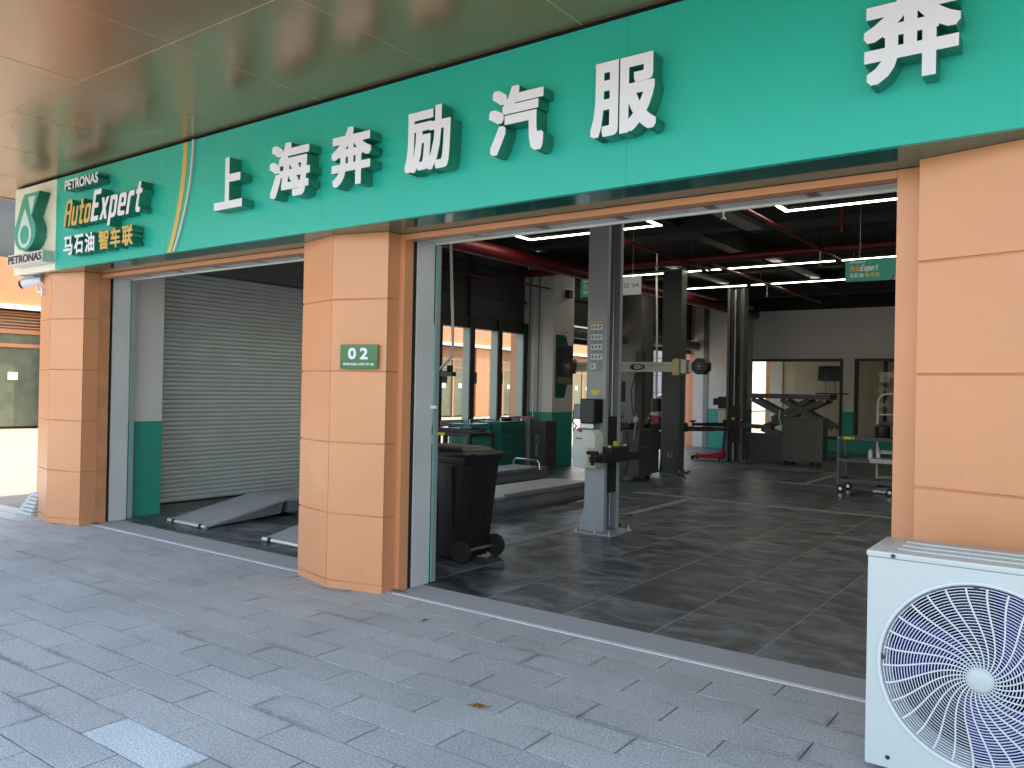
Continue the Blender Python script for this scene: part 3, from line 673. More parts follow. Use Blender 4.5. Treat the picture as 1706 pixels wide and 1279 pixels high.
# roller door: 52 slats
rd = thing('roller_door', 'closed grey roller door with narrow horizontal slats in the left side wall', 'roller door', (-9.74, 7.4, 0))
sl = MB(); prof = [(-.010, 0), (.0, .001), (.0035, .006), (.0045, .028), (.0035, .0485), (.0, .0525), (-.010, .0532)]
sl.prism(prof, 1, -1.70, 1.70); slm = sl.mesh('slat', smooth=True); slm.materials.append(MT['shutter'])
for k in range(52):
    o = bpy.data.objects.new('slat', slm); COL.objects.link(o); o.parent = rd; o.location = (rnd.uniform(-.0007,.0007), 0, .035+.0577*k)
b = MB(); b.box(-.02, .012, -1.70, 1.70, .004, .033); P('bottom_bar', b, 'darkframe', rd)
b = MB(); b.box(-.03, -.016, -1.7, 1.7, .03, 3.20); P('backing', b, 'deckdark', rd)
b = MB(); b.box(-.03, .03, -1.76, -1.705, 0, 3.06); b.box(-.03, .03, 1.705, 1.745, 0, 3.06); P('guide_rail', b, 'galv', rd)
b = MB(); b.box(-.1, .22, -1.9, 1.74, 3.045, 3.42); P('roller_box', b, 'liftdark', rd)
# fins / storefront windows
sf = thing('side_window', 'tall narrow side windows with deep grey fins below dark transom panels', 'window', (-9.72, 12, 0))
def fb(nm, m, *a, **k): b = MB(); b.box(*a); return W(nm, b, m, sf, **k)
fins = [10.02, 10.62, 11.06, 11.97, 12.86, 13.72]
for y in (10.05, 11.10, 12.04, 12.92, 13.80):
    fb('fin', 'fin', -9.90, -9.722, y-.055, y+.055, .06, 2.729, bev=.002)
    fb('fin_cap', 'darkframe', -9.720, -9.690, y-.075, y+.06, 0, 2.95, bev=.002)
for y0, y1 in ((10.107, 11.043), (11.157, 11.983), (12.097, 12.863), (12.977, 13.743)):
    fb('pane', 'glass', -9.885, -9.877, y0, y1, .10, 2.70)
    fb('sill', 'darkframe', -9.92, -9.86, y0, y1, .02, .099)
fb('head', 'darkframe', -9.95, -9.722, 10.002, 13.878, 2.732, 2.95)
for y0, y1, z0, z1 in ((10.1, 11.95, 2.96, 3.35), (12.1, 13.8, 2.96, 3.35), (10.1, 11.95, 3.42, 3.95), (12.1, 13.8, 3.42, 3.95)): fb('transom_panel', 'darkpanel', -9.80, -9.76, y0, y1, z0, z1, bev=.004)
fb('transom_rail', 'darkframe', -9.83, -9.74, 10.0, 13.88, 3.352, 3.418); fb('transom_rail', 'darkframe', -9.83, -9.74, 10.0, 13.88, 3.952, 4.6)
fb('transom_post', 'darkframe', -9.83, -9.70, 11.955, 12.095, 2.952, 4.59); fb('backing', 'ceil', -10.0, -9.84, 10.0, 13.88, 2.952, 4.6)
fb('frosted_band', 'stickgrey', -9.876, -9.8755, 10.15, 13.7, .86, .98)
for y0, w_ in ((11.21, .30), (12.10, .30), (12.98, .27)):
    nt_ = thing('window_notice', {11.21: 'grey printed notice on the side window nearest the front', 12.10: 'grey printed notice on the middle side window', 12.98: 'grey printed notice on the side window next to the teal column'}[y0], 'notice', (-9.872, y0, 1.67)); nt_['group'] = 'printed notices on the side windows'
    b = MB(); b.box(0, .003, 0, w_, 0, .23); P('sheet', b, 'stickgrey', nt_)
    for s, z0 in (('维修重地', .125), ('闲人免进', .035)):
        me = text_mesh(s, (0.0, w_-.03, 0, .075), .001, bold=.03, mats=('ink',)); o = P('print', me, None, nt_); o.rotation_euler = (0,0,math.pi/2); o.location = (.0055, .015, z0)
# side openings with frames and roller boxes
def side_open(y0, y1, label, zt, glaz=None):
    s = thing('side_opening_frame', label, 'door frame', (-9.8, (y0+y1)/2, 0)); s['group'] = 'dark frames of the side openings'
    b = MB(); b.box(-9.90, -9.74, y0, y0+.08, 0, zt); W('post', b, 'fin', s); b = MB(); b.box(-9.90, -9.74, y1-.12, y1, 0, zt) if y1 < 20 else b.box(-9.90,-9.86,y1-.04,y1,0,zt); W('post', b, 'fin', s)
    b = MB(); b.box(-9.90, -9.74, y0, y1, zt+.002, zt+.12); W('head', b, 'darkframe', s)
    b = MB(); b.cyl((-9.58, y0-.0, zt+.23), (-9.58, y1+.25, zt+.23), .13, 20); W('rolled_shutter', b, 'galv', s, smooth=True)
    b = MB(); b.box(-9.62, -9.54, y1+.26, y1+.30, zt+.08, zt+.38); b.box(-9.62, -9.54, y0-.05, y0-.02, zt+.08, zt+.38); W('bracket', b, 'liftdark', s)
    for z0, z1 in ((zt+.42, zt+.95), (zt+1.0, 4.1)):
        b = MB(); b.box(-9.76, -9.72, y0+.1, y1-.1, z0, z1); W('upper_panel', b, 'darkpanel', s, bev=.004)
    if glaz:
        b = MB(); b.box(-9.86, -9.80, glaz-.1, glaz, 0, zt); b.box(-9.86,-9.80,glaz,y1-.12,.9,1.0); W('mullion', b, 'darkframe', s)
        b = MB(); b.box(-9.84, -9.83, glaz, y1-.12, 0, zt); W('pane', b, 'glass', s)
    return s
side_open(14.67, 17.85, 'dark framed side opening between the poster column and the grey column', 2.64, 16.9)
side_open(18.55, 22.28, 'dark framed side opening in the far part showing the bright plaza', 2.70)
#%% ---------------------------------------------------------------- outside across the plaza
ob = thing('orange_building', 'orange rendered building with glazed shopfronts across the sunny plaza', 'building', (-28, 30, 0))
def ow(nm, m, *a): b = MB(); b.box(*a); return W(nm, b, m, ob)
ow('upper_wall', 'orange_far', -40, -28, -10, 56, 3.95, 5.42); ow('parapet', 'orange_far', -40, -28, -10, 56, 7.5, 8.3); ow('ledge', 'cream', -28.0, -27.85, -10, 56, 3.8, 3.948)
ow('window_band', 'fardark', -39, -28.15, -10, 56, 5.421, 7.499)
ow('core', 'tan', -39, -28.6, -10, 56, 0, 3.8)
y = -9.3
while y < 55:
    yb = y; ow('pier', 'orange_far', -28.6, -28.0, yb-.6, yb+.6, 0, 3.80)
    a, c = yb+.6, yb+4.5-.6; mid = (a+c)/2
    fo = ow('frame', 'orange_far', -28.35, -28.25, a, c, 3.04, 3.18); ow('frame', 'orange_far', -28.35, -28.25, a, c, 2.60, 2.72); ow('frame', 'orange_far', -28.36, -28.24, mid-.06, mid+.06, 0, 3.04)
    ow('frame', 'orange_far', -28.36, -28.24, a, a+.12, 0, 3.04); ow('frame', 'orange_far', -28.36, -28.24, c-.12, c, 0, 3.04)
    for z in (3.22, 3.32, 3.42, 3.52, 3.62, 3.70): ow('louver', 'orange_far', -28.36, -28.26, a, c, z, z+.045)
    ow('pane', 'farglass', -28.33, -28.30, a+.12, mid-.06, .06, 3.04); ow('pane', 'farglass', -28.33, -28.30, mid+.06, c-.12, .06, 3.04)
    for yy in (mid-.9, mid+.5): ow('notice', 'stickwhite', -28.296, -28.29, yy, yy+.3, 1.55, 1.8)
    y += 4.5
wb2 = thing('white_building', 'pale panelled building at the far end of the plaza seen through the side opening', 'building', (-28, 70, 0))
b = MB(); b.box(-50, -24, 58.2, 90, 0, 14); W('body', b, 'fargrey', wb2)
for i in range(10):
    for j in range(10):
        b = MB(); b.box(-50+2.6*i+.03, -50+2.6*i+2.57, 58.1, 58.2, .1+1.35*j+.03, .1+1.35*j+1.32); W('cladding_panel', b, 'farwhite', wb2)
for j in range(12):
    for i in range(8):
        b = MB(); b.box(-24, -23.9, 58.3+2.6*j, 58.3+2.6*j+2.54, .1+1.7*i, .1+1.7*i+1.64); W('cladding_panel', b, 'farwhite', wb2)
cr_ = thing('parked_car', 'small white car parked far off beyond the side opening', 'car', (-22, 48, 0), rz=.3)
b = MB(); b.prism([(-2.1,.25),(-2.1,.75),(-1.5,.9),(-.9,1.4),(.7,1.42),(1.4,.95),(2.1,.8),(2.15,.25)], 1, -.85, .85); P('body', b, 'farwhite', cr_, bev=.05)
for x in (-1.3, 1.35):
    for yy in (-.86, .70): b = MB(); b.cyl((x,yy,.33),(x,yy+.16,.33),.33,18); P('wheel', b, 'rubber', cr_)
b = MB(); b.prism([(-1.38,.92),(-.86,1.33),(.62,1.35),(1.2,.95)], 1, -.856, .856); P('side_window', b, 'fardark', cr_)
#%% ---------------------------------------------------------------- ceiling services
def led_frame(x0, x1, y0, y1, z, lab):
    t = thing('ceiling_light', lab, 'ceiling light', ((x0+x1)/2, (y0+y1)/2, z)); t['group'] = 'rectangular LED ceiling frames'
    for a in ((x0, x1, y0, y0+.05), (x0, x1, y1-.05, y1), (x0, x0+.05, y0+.051, y1-.051), (x1-.05, x1, y0+.051, y1-.051)):
        b = MB(); b.box(*a, z, z+.012); W('diffuser', b, 'led', t)
        b = MB(); b.box(*a, z+.013, z+.06); W('housing', b, 'blackmetal', t)
    b = MB()
    for x in (x0+.03, x1-.03):
        for y in (y0+.03, y1-.03): b.cyl((x, y, z+.06), (x, y, 4.6), .004, 5)
    W('suspension_wire', b, 'steel', t)
led_frame(-7.52, -5.18, 8.2, 10.75, 4.0, 'rectangular LED frame hanging at the front left of the hall')
led_frame(-3.40, -1.0, 8.2, 10.75, 4.0, 'rectangular LED frame at the front right with its corner showing under the header')
def led_bar(x0, x1, y, lab):
    t = thing('ceiling_light', lab, 'ceiling light', ((x0+x1)/2, y, 4.0)); t['group'] = 'straight LED ceiling bars'
    b = MB(); b.box(x0, x1, y, y+.045, 4.0, 4.012); W('diffuser', b, 'led', t); b = MB(); b.box(x0, x1, y, y+.045, 4.013, 4.06); W('housing', b, 'blackmetal', t)
    for x in (x0+.2, x1-.2): b = MB(); b.cyl((x, y+.02, 4.06), (x, y+.02, 4.6), .004, 5); W('suspension_wire', b, 'steel', t)
for y, rw in ((15.15, 'nearer'), (17.70, 'farther')):
    for x0, x1, wh in ((-8.95, -6.45, 'left'), (-6.33, -3.90, 'middle'), (-3.78, -1.2, 'right')): led_bar(x0, x1, y, wh+' bar in the '+rw+' row of straight LED lights at the rear')
led_frame(.2, 2.8, 8.2, 10.75, 4.0, 'rectangular LED frame far right, outside the photo')
def pipe(nm, pts, r, lab, m='red', cat='pipe', n=14):
    c = pts[0]; b = MB(); b.tube([tuple(Vector(p)-Vector(c)) for p in pts], r, n); o = P(nm, b, m, smooth=True); o.location = c; o['label'] = lab; o['category'] = cat; return o
pipe('fire_pipe', [(-9.6, 13.45, 3.93), (4.4, 13.45, 3.93)], .075, 'thick red fire pipe running across the hall below the ceiling')
pipe('fire_pipe', [(-7.95, 6.4, 3.80), (-7.95, 22.65, 3.80)], .12, 'thickest red pipe running lengthwise on the left of the hall')
pipe('sprinkler_pipe', [(-3.56, 5.2, 3.86), (-3.56, 14.2, 3.86)], .028, 'thin red sprinkler pipe running lengthwise in the right of the opening')
pipe('sprinkler_pipe', [(-5.86, 5.6, 3.86), (-5.86, 14.2, 3.86)], .028, 'thin red sprinkler pipe running lengthwise above the nearest lift post')
pipe('sprinkler_pipe', [(-5.60, 13.7, 3.86), (-5.60, 20.5, 3.86)], .03, 'thin red sprinkler pipe running back over the rear bay')
pipe('sprinkler_pipe', [(-9.0, 6.5, 3.55), (-9.0, 13.6, 3.62)], .02, 'thin dark red pipe along the windows on the left', 'red')
pipe('sprinkler_pipe', [(-3.0, 12.0, 4.5), (-3.0, 12.0, 3.9)], .03, 'short vertical red pipe above the teal hanging sign')
pipe('conduit', [(-7.6, 13.2, 3.72), (-5.9, 13.2, 3.75)], .014, 'thin grey conduit running across above the bay sign', 'galv', 'conduit')
pipe('air_drop_pipe', [(-7.58, 15.5, 4.4), (-7.54, 15.5, 2.9), (-7.52, 15.5, .95)], .022, 'thin pale vertical drop pipe between the first two lift posts', 'whitetube')
for x in (-4.25, -1.9):
    b = MB(); b.box(x-.13, x+.13, 7.8, 12.0, 4.06, 4.14); o = P('cable_tray', b, 'galv'); o['label'] = ('grey cable tray running back under the ceiling left of the LED corner' if x < -3 else 'grey cable tray running back at the far right of the ceiling'); o['category'] = 'cable tray'
for x, y0, y1 in ((-6.9, 14.2, 17.6), (-4.9, 14.0, 17.6), (-2.6, 17.0, 20.8), (-8.3, 17.5, 20.5)):
    b = MB(); b.box(x-.09, x+.09, y0, y1, 4.05, 4.10); o = P('cable_tray', b, 'galv'); o['category'] = 'cable tray'; o['label'] = {-6.9: 'rear cable tray over the second lift post', -4.9: 'rear cable tray in the middle of the hall', -2.6: 'rear cable tray near the right pillar', -8.3: 'rear cable tray close to the side openings'}[x]
for x, y, lab in ((-3.56, 9.0, 'sprinkler head on the right thin red pipe near the header'), (-5.86, 12.0, 'sprinkler head on the thin red pipe above the bay sign'), (-5.6, 16.6, 'sprinkler head in the rear bay'), (-3.56, 13.0, 'sprinkler head where the thin pipe meets the cross pipe')):
    t = thing('sprinkler', lab, 'sprinkler', (x, y, 3.6)); b = MB(); b.cyl((0,0,.24),(0,0,.03),.012,8); P('stem', b, 'steel', t); b = MB(); b.lathe([(.004,0),(.035,.004),(.035,.008),(.012,.03)]); P('deflector', b, 'steel', t)
# hanging signs
def bay_sign(x, lab, white, num=None):
    t = thing('hanging_sign', lab, 'hanging sign', (x, 12.0, 3.19)); t['group'] = 'hanging bay signs'
    b = MB(); b.box(0, .67, 0, .02, 0, .31); P('teal_panel', b, 'wallteal', t, bev=.001)
    b = MB(); b.cyl((.19,.01,.31),(.19,.01,1.3),.003,5); b.cyl((1.0 if white else .60,.01,.31),(1.0 if white else .60,.01,1.3),.003,5); P('hanging_wire', b, 'steel', t)
    me = text_mesh('PETRONAS', (.055, .26, .255, .285), .001, bold=.02, mats=('white_face',)); o = P('print', me, None, t); o.location = (0,-.002,0)
    xx = .055
    for i, chh in enumerate('AutoExpert'):
        pl = G[chh]; sc = .085; m_ = 'gold' if i < 4 else 'white_face'
        pts = [[(p[0]*sc*.72+.2*p[1]*sc, p[1]*sc) for p in q] for q in pl]; X = [p[0] for q in pts for p in q]; Z = [p[1] for q in pts for p in q]
        me = poly_mesh(pts, (min(X), max(X), min(Z), max(Z)), .001, mats=(m_,)); o = P('print', me, None, t); o.location = (xx, -.002, .145)
        xx += (max(p[0] for q in pl for p in q)+.12)*sc*.72
    for i, chh in enumerate('马石油智车联'):
        me = text_mesh(chh, (0, .055, 0, .06), .001, bold=.02, mats=('white_face' if i < 3 else 'gold',)); o = P('print', me, None, t); o.location = (.055+.066*i+(.012 if i > 2 else 0), -.002, .055)
    b = MB(); b.prism([(.585,.0),(.61,.0),(.668,.10),(.668,.05)], 1, -.0012, -.0005); P('gold_slash', b, 'gold', t)
    b = MB(); b.prism([(.62,.0),(.668,.0),(.668,.075)], 1, -.0012, -.0005); P('pale_slash', b, 'slashgrey', t)
    if white:
        b = MB(); b.box(.672, 1.16, 0, .02, 0, .31); P('white_panel', b, 'paperwhite', t, bev=.001)
        me = text_mesh('工位 '+num, (.70, 1.12, .115, .20), .001, bold=.012, mats=('bluetext',)); o = P('print', me, None, t); o.location = (0,-.002,0)
    return t
bay_sign(-7.30, 'hanging teal and white bay sign reading 04 half hidden by the nearest lift post', True, '04')
bay_sign(-2.94, 'hanging teal sign with white and gold lettering at the right side of the opening', True, '05')
#%% ---------------------------------------------------------------- lifts
def lift_post(m, H, label, loc, rz, w=.36, d=.25, armcfg=(), motor=None, stickers=False):
    """C-channel post, channel opening toward local +x, back at x=-d"""
    t = thing('lift_post', label, 'car lift', loc, rz); t['group'] = 'two-post lift columns'
    h = w/2; th = .012
    prof = [(-d,-h),(0,-h),(0,-h+.06),(-.012,-h+.06),(-.012,-h+th),(-d+th,-h+th),(-d+th,h-th),(-.012,h-th),(-.012,h-.06),(0,h-.06),(0,h),(-d,h)]
    b = MB(); b.prism(prof, 2, .02, H); P('channel', b, m, t, bev=.002)
    b = MB(); b.box(-d-.11, .14, -h-.09, h+.09, 0, .018); P('base_plate', b, m, t, bev=.003)
    for y in (-h+.02, h-.03):
        b = MB(); b.prism([(-d-.085, .019), (-d-.001, .019), (-d-.001, .34)], 1, y, y+.012); P('gusset', b, m, t)
    for x, y in ((-d-.07, -h-.05), (-d-.07, h+.05), (.10, -h-.05), (.10, h+.05), (-.08,-h-.05), (-.08,h+.05)):
        b = MB(); b.cyl((x,y,.018),(x,y,.036),.018,6); b.cyl((x,y,.036),(x,y,.07),.009,8); P('anchor_bolt', b, 'steel', t)
    b = MB(); b.box(-d+.03, -.016, -h+.02, h-.02, .45, 1.30); P('carriage', b, 'blackmetal', t)
    b = MB(); b.box(-.02, .10, -h-.03, h+.03, .80, .97); P('arm_yoke', b, 'blackmetal', t, bev=.006)
    b = MB(); b.box(.02, .06, -.03, .03, .975, 1.03); P('yellow_tag', b, 'yellow', t)
    b = MB(); b.cyl((-d*.5,-.06,.03),(-d*.5,-.06,H-.02),.03,12); P('hydraulic_cylinder', b, 'steel', t, smooth=True)
    b = MB(); b.tube([(-.08,.10,.05),(-.08,.11,1.4),(-.08,.10,H-.05)], .006, 6); b.tube([(-.05,-.1,.05),(-.05,-.1,H-.05)], .004, 6); P('cable', b, 'steel', t)
    b = MB(); b.box(-d-.01, .02, -h-.01, h+.01, H+.001, H+.05); P('top_cap', b, m, t)
    for ang, ln, s in armcfg:
        a = math.radians(ang); o0 = Vector((.06, s*(h+.0), .86)); dv = Vector((math.cos(a), math.sin(a), 0))
        ar = MB(); ar.bar(o0, o0+dv*ln*.6, .11, .09); A = P('arm', ar, 'blackmetal', t, bev=.004)
        ar = MB(); ar.bar(o0+dv*ln*.55, o0+dv*ln, .08, .065); P('arm_extension', ar, 'blackmetal', A)
        e = o0+dv*ln; ar = MB(); ar.lathe([(.02,-.06),(.022,.05),(.065,.055),(.07,.085),(.055,.09)], (e.x, e.y, e.z), 16); P('lift_pad', ar, 'rubber', A, smooth=True)
        ar = MB(); ar.cyl((o0.x, o0.y, .80), (o0.x, o0.y, .99), .028, 12); P('pivot_pin', ar, 'steel', A)
    return t
# nearest post: channel faces +x, stickered side faces the camera
A = lift_post('liftgrey', 3.95, 'pale grey lift post nearest the camera with instruction stickers and oil tank', (-4.42, 8.02, 0), 0, armcfg=((-86, .42, -1), (78, .32, 1)), w=.35)
ys = -.176
b = MB(); b.box(-.20,-.05, ys-.002, ys, 1.80, 2.34); P('sticker_sheet', b, 'stickgrey', A)
b = MB(); b.box(-.20,-.05, ys-.0035, ys-.0022, 2.34, 2.36); P('orange_strip', b, 'gold', A)
for z0, wd in ((2.275, .145), (2.165, .145), (2.055, .145), (1.945, .145), (1.84, .065)):
    b = MB(); b.box(-.198, -.198+wd, ys-.004, ys-.0025, z0-.01, z0+.055); st = P('instruction_sticker', b, 'stickwhite', A)
    b = MB()
    for q in range(3 if wd > .1 else 1):
        xx = -.185+.045*q
        b.box(xx, xx+.012, ys-.0050, ys-.0041, z0+.005, z0+.04); b.box(xx+.013, xx+.03, ys-.0050, ys-.0041, z0+.015+.006*q, z0+.022+.006*q)
    P('pictogram', b, 'ink', st)
b = MB(); b.prism([(-.18,1.545),(-.09,1.545),(-.08,1.60),(-.19,1.60)], 1, ys-.004, ys-.002); P('yellow_label', b, 'yellow', A)
# power pack on the post
b = MB(); b.box(-.21, -.03, ys-.20, ys-.005, 1.23, 1.50); mo = P('motor', b, 'blackmetal', A, bev=.015)
b = MB()
for k in range(9): b.box(-.215, -.025, ys-.17+.018*k, ys-.162+.018*k, 1.24, 1.49)
P('cooling_fins', b, 'black', mo)
b = MB(); b.box(-.31, -.215, ys-.17, ys-.05, 1.27, 1.44); P('control_box', b, 'cabgrey', A, bev=.01)
b = MB(); b.box(-.23, -.05, ys-.17, ys-.03, 1.17, 1.228); P('pump_block', b, 'steel', A, bev=.008)
b = MB(); b.prism([(-.30,.745),(-.01,.745),(-.01,1.10),(-.05,1.165),(-.27,1.165),(-.30,1.12)], 1, ys-.20, ys-.006); tk = P('oil_tank', b, 'tank', A, bev=.02, smooth=True)
b = MB(); b.box(-.105, -.02, ys-.203, ys-.2005, .76, .97); P('oil_level', b, 'oil', tk)
b = MB(); b.box(-.255, -.17, ys-.203, ys-.2005, 1.00, 1.07); P('warning_label', b, 'stickwhite', tk); b = MB(); b.box(-.26, -.165, ys-.203, ys-.2005, .915, .975); P('warning_label', b, 'stickwhite', tk)
b = MB(); b.box(-.255, -.17, ys-.2045, ys-.2031, 1.055, 1.07); P('red_strip', b, 'redjack', tk)
b = MB(); b.cyl((-.20, ys-.19, 1.15), (-.20, ys-.235, 1.16), .022, 12); P('red_cap', b, 'pinkred', A)
b = MB(); b.tube([(-.27,ys-.1,1.42),(-.34,ys-.12,1.36),(-.33,ys-.15,1.24),(-.27,ys-.16,1.19),(-.30,ys-.18,1.14),(-.26,ys-.18,1.20)], .007, 7); b.tube([(-.29,ys-.1,1.40),(-.36,ys-.10,1.25),(-.32,ys-.14,1.13),(-.22,ys-.16,1.18)], .006, 7); P('hose', b, 'rubber', A)
B = lift_post('liftdark', 3.95, 'dark grey lift post in the middle whose smooth back faces the camera', (-6.88, 15.05, 0), math.pi/2, armcfg=((-48, .95, -1), (35, .9, 1)), w=.40, d=.25)
b = MB(); b.cyl((-.262,-.05,.28),(-.262,-.05,.40),.022,12); b.cyl((-.262,.02,.28),(-.262,.02,.40),.022,12); P('lock_cylinder', b, 'steel', B)
C_ = lift_post('liftdark', 4.0, 'dark lift post at the back with its open channel and arms facing the camera', (-6.78, 18.0, 0), -math.pi/2, armcfg=((60, 1.0, 1), (-40, .8, -1)), w=.40, d=.25)
b = MB(); b.box(-.22,-.05,-.42,-.22,1.22,1.50); P('motor', b, 'blackmetal', C_, bev=.02); b = MB(); b.box(-.22,-.04,-.40,-.21,.85,1.18); P('oil_tank', b, 'tank', C_, bev=.02); b = MB(); b.box(-.22,-.10,-.55,-.44,1.30,1.46); P('control_box', b, 'blackmetal', C_)
b = MB(); b.tube([(-6.7,17.95,1.1),(-6.3,17.6,.98),(-5.9,17.4,.92)], .008, 6)
D_ = lift_post('liftgrey', 3.95, 'grey lift post hidden behind the right pillar, partner of the nearest one', (-.95, 8.02, 0), math.pi, armcfg=(), w=.35)
#%% ---------------------------------------------------------------- alignment platforms
def platform(x0, x1, lab, extra):
    t = thing('drive_on_platform', lab, 'lift platform', ((x0+x1)/2, 5.2, 0)); t['group'] = 'pair of drive-on platforms'
    w_ = (x1-x0)/2
    b = MB(); b.idx([(-w_,.0,.012),(w_,.0,.012),(w_,1.05,.20),(-w_,1.05,.20),(-w_,.0,.03),(w_,.0,.03),(w_,1.05,.225),(-w_,1.05,.225)], [(0,1,2,3)[::-1],(4,5,6,7),(0,1,5,4),(1,2,6,5),(2,3,7,6),(3,0,4,7)]); P('ramp', b, 'deck', t)
    for x in (w_-.012, -w_+.002): b = MB(); b.prism([(.05,.02),(1.02,.185),(.98,.06)], 0, x, x+.010); P('ramp_web', b, 'deckdark', t)
    b = MB(); b.cyl((-w_,-.012,.022),(w_,-.012,.022),.021,14); P('edge_roller', b, 'silver', t, smooth=True)
    for x in (-w_+.09, w_-.12): b = MB(); b.cyl((x,-.012,.023),(x+.05,-.012,.023),.0225,14); P('black_band', b, 'rubber', t)
    b = MB(); b.box(-w_, w_, 1.07, extra, .195, .225); P('deck', b, 'deck', t, bev=.002)
    b = MB(); b.box(w_-.012, w_-.001, 1.10, extra, .06, .194); b.box(-w_+.001, -w_+.012, 1.10, extra, .06, .194); b.box(-w_+.013, w_-.013, 1.10, 1.115, .06, .194); P('side_rail', b, 'deckdark', t)
    b = MB(); b.box(-w_+.05, w_-.05, 1.3, extra-.1, .003, .05); P('base_frame', b, 'deckdark', t)
    b = MB(); b.box(w_+.0, w_+.05, 3.05, extra-.1, .20, .255); P('jack_rail', b, 'deckdark', t, bev=.01)
    b = MB(); b.cyl((w_-.15,1.6,.226),(w_-.15,1.6,.245),.015,8); P('bolt', b, 'chrome', t)
    return t
platform(-8.58, -7.85, 'grey drive-on platform near the roller door with its ramp in the left opening', 6.7)
platform(-6.86, -6.10, 'grey drive-on platform nearer the wide opening with ramp partly behind the pillar', 5.3)
tl = thing('tube_stop', 'bent silver tube handle standing on the far platform end', 'handle', (-7.95, 11.4, .226))
b = MB(); b.tube([(-.28,0,0),(-.27,0,.12),(-.22,0,.16),(.20,0,.16),(.26,0,.12),(.28,0,0)], .013, 10); P('tube', b, 'chrome', tl, smooth=True); b = MB(); b.box(-.31,-.25,-.03,.03,0,.006); b.box(.25,.31,-.03,.03,0,.006); P('foot_plate', b, 'steel', tl)
#%% ---------------------------------------------------------------- wheelie bin
wbn = thing('wheelie_bin', 'black two-wheeled rubbish bin standing just inside the wide opening', 'wheelie bin', (-4.97, 5.92, 0))
# long axis x: wheels at +x
def frus(z0, z1, a0, a1, b0, b1, c0=0, c1=0):
    return [(c0-a0,-b0,z0),(c0+a0,-b0,z0),(c0+a0,b0,z0),(c0-a0,b0,z0),(c1-a1,-b1,z1),(c1+a1,-b1,z1),(c1+a1,b1,z1),(c1-a1,b1,z1)]
QB = [(0,3,2,1),(4,5,6,7),(0,1,5,4),(1,2,6,5),(2,3,7,6),(3,0,4,7)]
b = MB(); b.idx(frus(.018, .93, .285, .345, .205, .275, -.01, 0), QB); P('body', b, 'black', wbn, bev=.03, smooth=True)
b = MB(); b.idx(frus(.90, .965, .36, .37, .285, .29), QB); P('rim', b, 'black', wbn, bev=.012)
b = MB(); b.idx(frus(.967, 1.0, .375, .37, .295, .285), QB); b.idx(frus(1.001, 1.045, .34, .28, .25, .18, -.02, -.02), QB); P('lid', b, 'black', wbn, bev=.014, smooth=True)
b = MB()
for x in (-.18, 0, .18): b.bar((x, -.196, .1), (x*1.2, -.283, .88), .03, .012)
for y in (-.1, .1): b.bar((.258, y, .1), (.35, y*1.2, .86), .012, .035)
P('ribs', b, 'black', wbn)
b = MB(); b.cyl((.44,-.22,.985),(.44,.22,.985),.017,10); b.bar((.34,-.20,.97),(.44,-.20,.985),.03,.03); b.bar((.34,.20,.97),(.44,.20,.985),.03,.03); P('handle', b, 'black', wbn)
b = MB(); b.cyl((.30,-.25,.10),(.30,.25,.10),.013,8); P('axle', b, 'steel', wbn)
for y in (-.275, .235):
    b = MB(); b.lathe([(.055,0),(.10,.0),(.105,.01),(.105,.035),(.10,.045),(.055,.045)], n=24); m_ = b.mesh('wheel', smooth=True); m_.materials.append(MT['rubber'])
    o = P('wheel', m_, None, wbn); o.rotation_euler = (-math.pi/2, 0, 0); o.location = (.315, y, .106)
    b = MB(); b.cyl((0,0,.004),(0,0,.041),.054,16)
    for k in range(5): a = 2*math.pi*k/5; b.bar((.0,0,.044),(.09*math.cos(a),.09*math.sin(a),.044),.018,.006)
    P('hub', b, 'blackmetal', o)
#%% ---------------------------------------------------------------- tool area along the side windows
ut = thing('work_trolley', 'black open work trolley with a messy top behind the rubbish bin', 'trolley', (-6.72, 8.05, 0))
b = MB(); b.box(-.42,.42,-.26,.26,.98,1.03); b.box(-.42,.42,-.26,.26,.22,.25); P('shelf', b, 'blackmetal', ut, bev=.004)
for x in (-.39,.39):
    for y in (-.23,.23): b = MB(); b.box(x-.025,x+.025,y-.025,y+.025,.07,.979); P('leg', b, 'blackmetal', ut); b = MB(); b.cyl((x,y-.012,.04),(x,y+.012,.04),.038,14); P('caster', b, 'rubber', ut)
b = MB(); b.box(-.1,.02,-.268,-.262,.99,1.02); P('yellow_label', b, 'yellow', ut)
tp = thing('tool_tray', 'low black tray with loose tools on top of the black trolley', 'tray', (-6.70, 8.05, 1.031)); b = MB(); b.box(-.33,.30,-.2,.2,0,.012); b.box(-.33,.30,-.2,-.19,.013,.05); b.box(-.33,.3,.19,.2,.013,.05); P('tray', b, 'blackmetal', tp)
b = MB(); b.bar((-.2,-.05,.03),(.15,.08,.05),.02,.015); b.bar((-.1,.1,.03),(.2,-.1,.07),.015,.02); b.tube([(-.25,0,.02),(-.28,-.03,.08),(-.3,0,.12)],.006,6); P('tool', b, 'steel', tp)
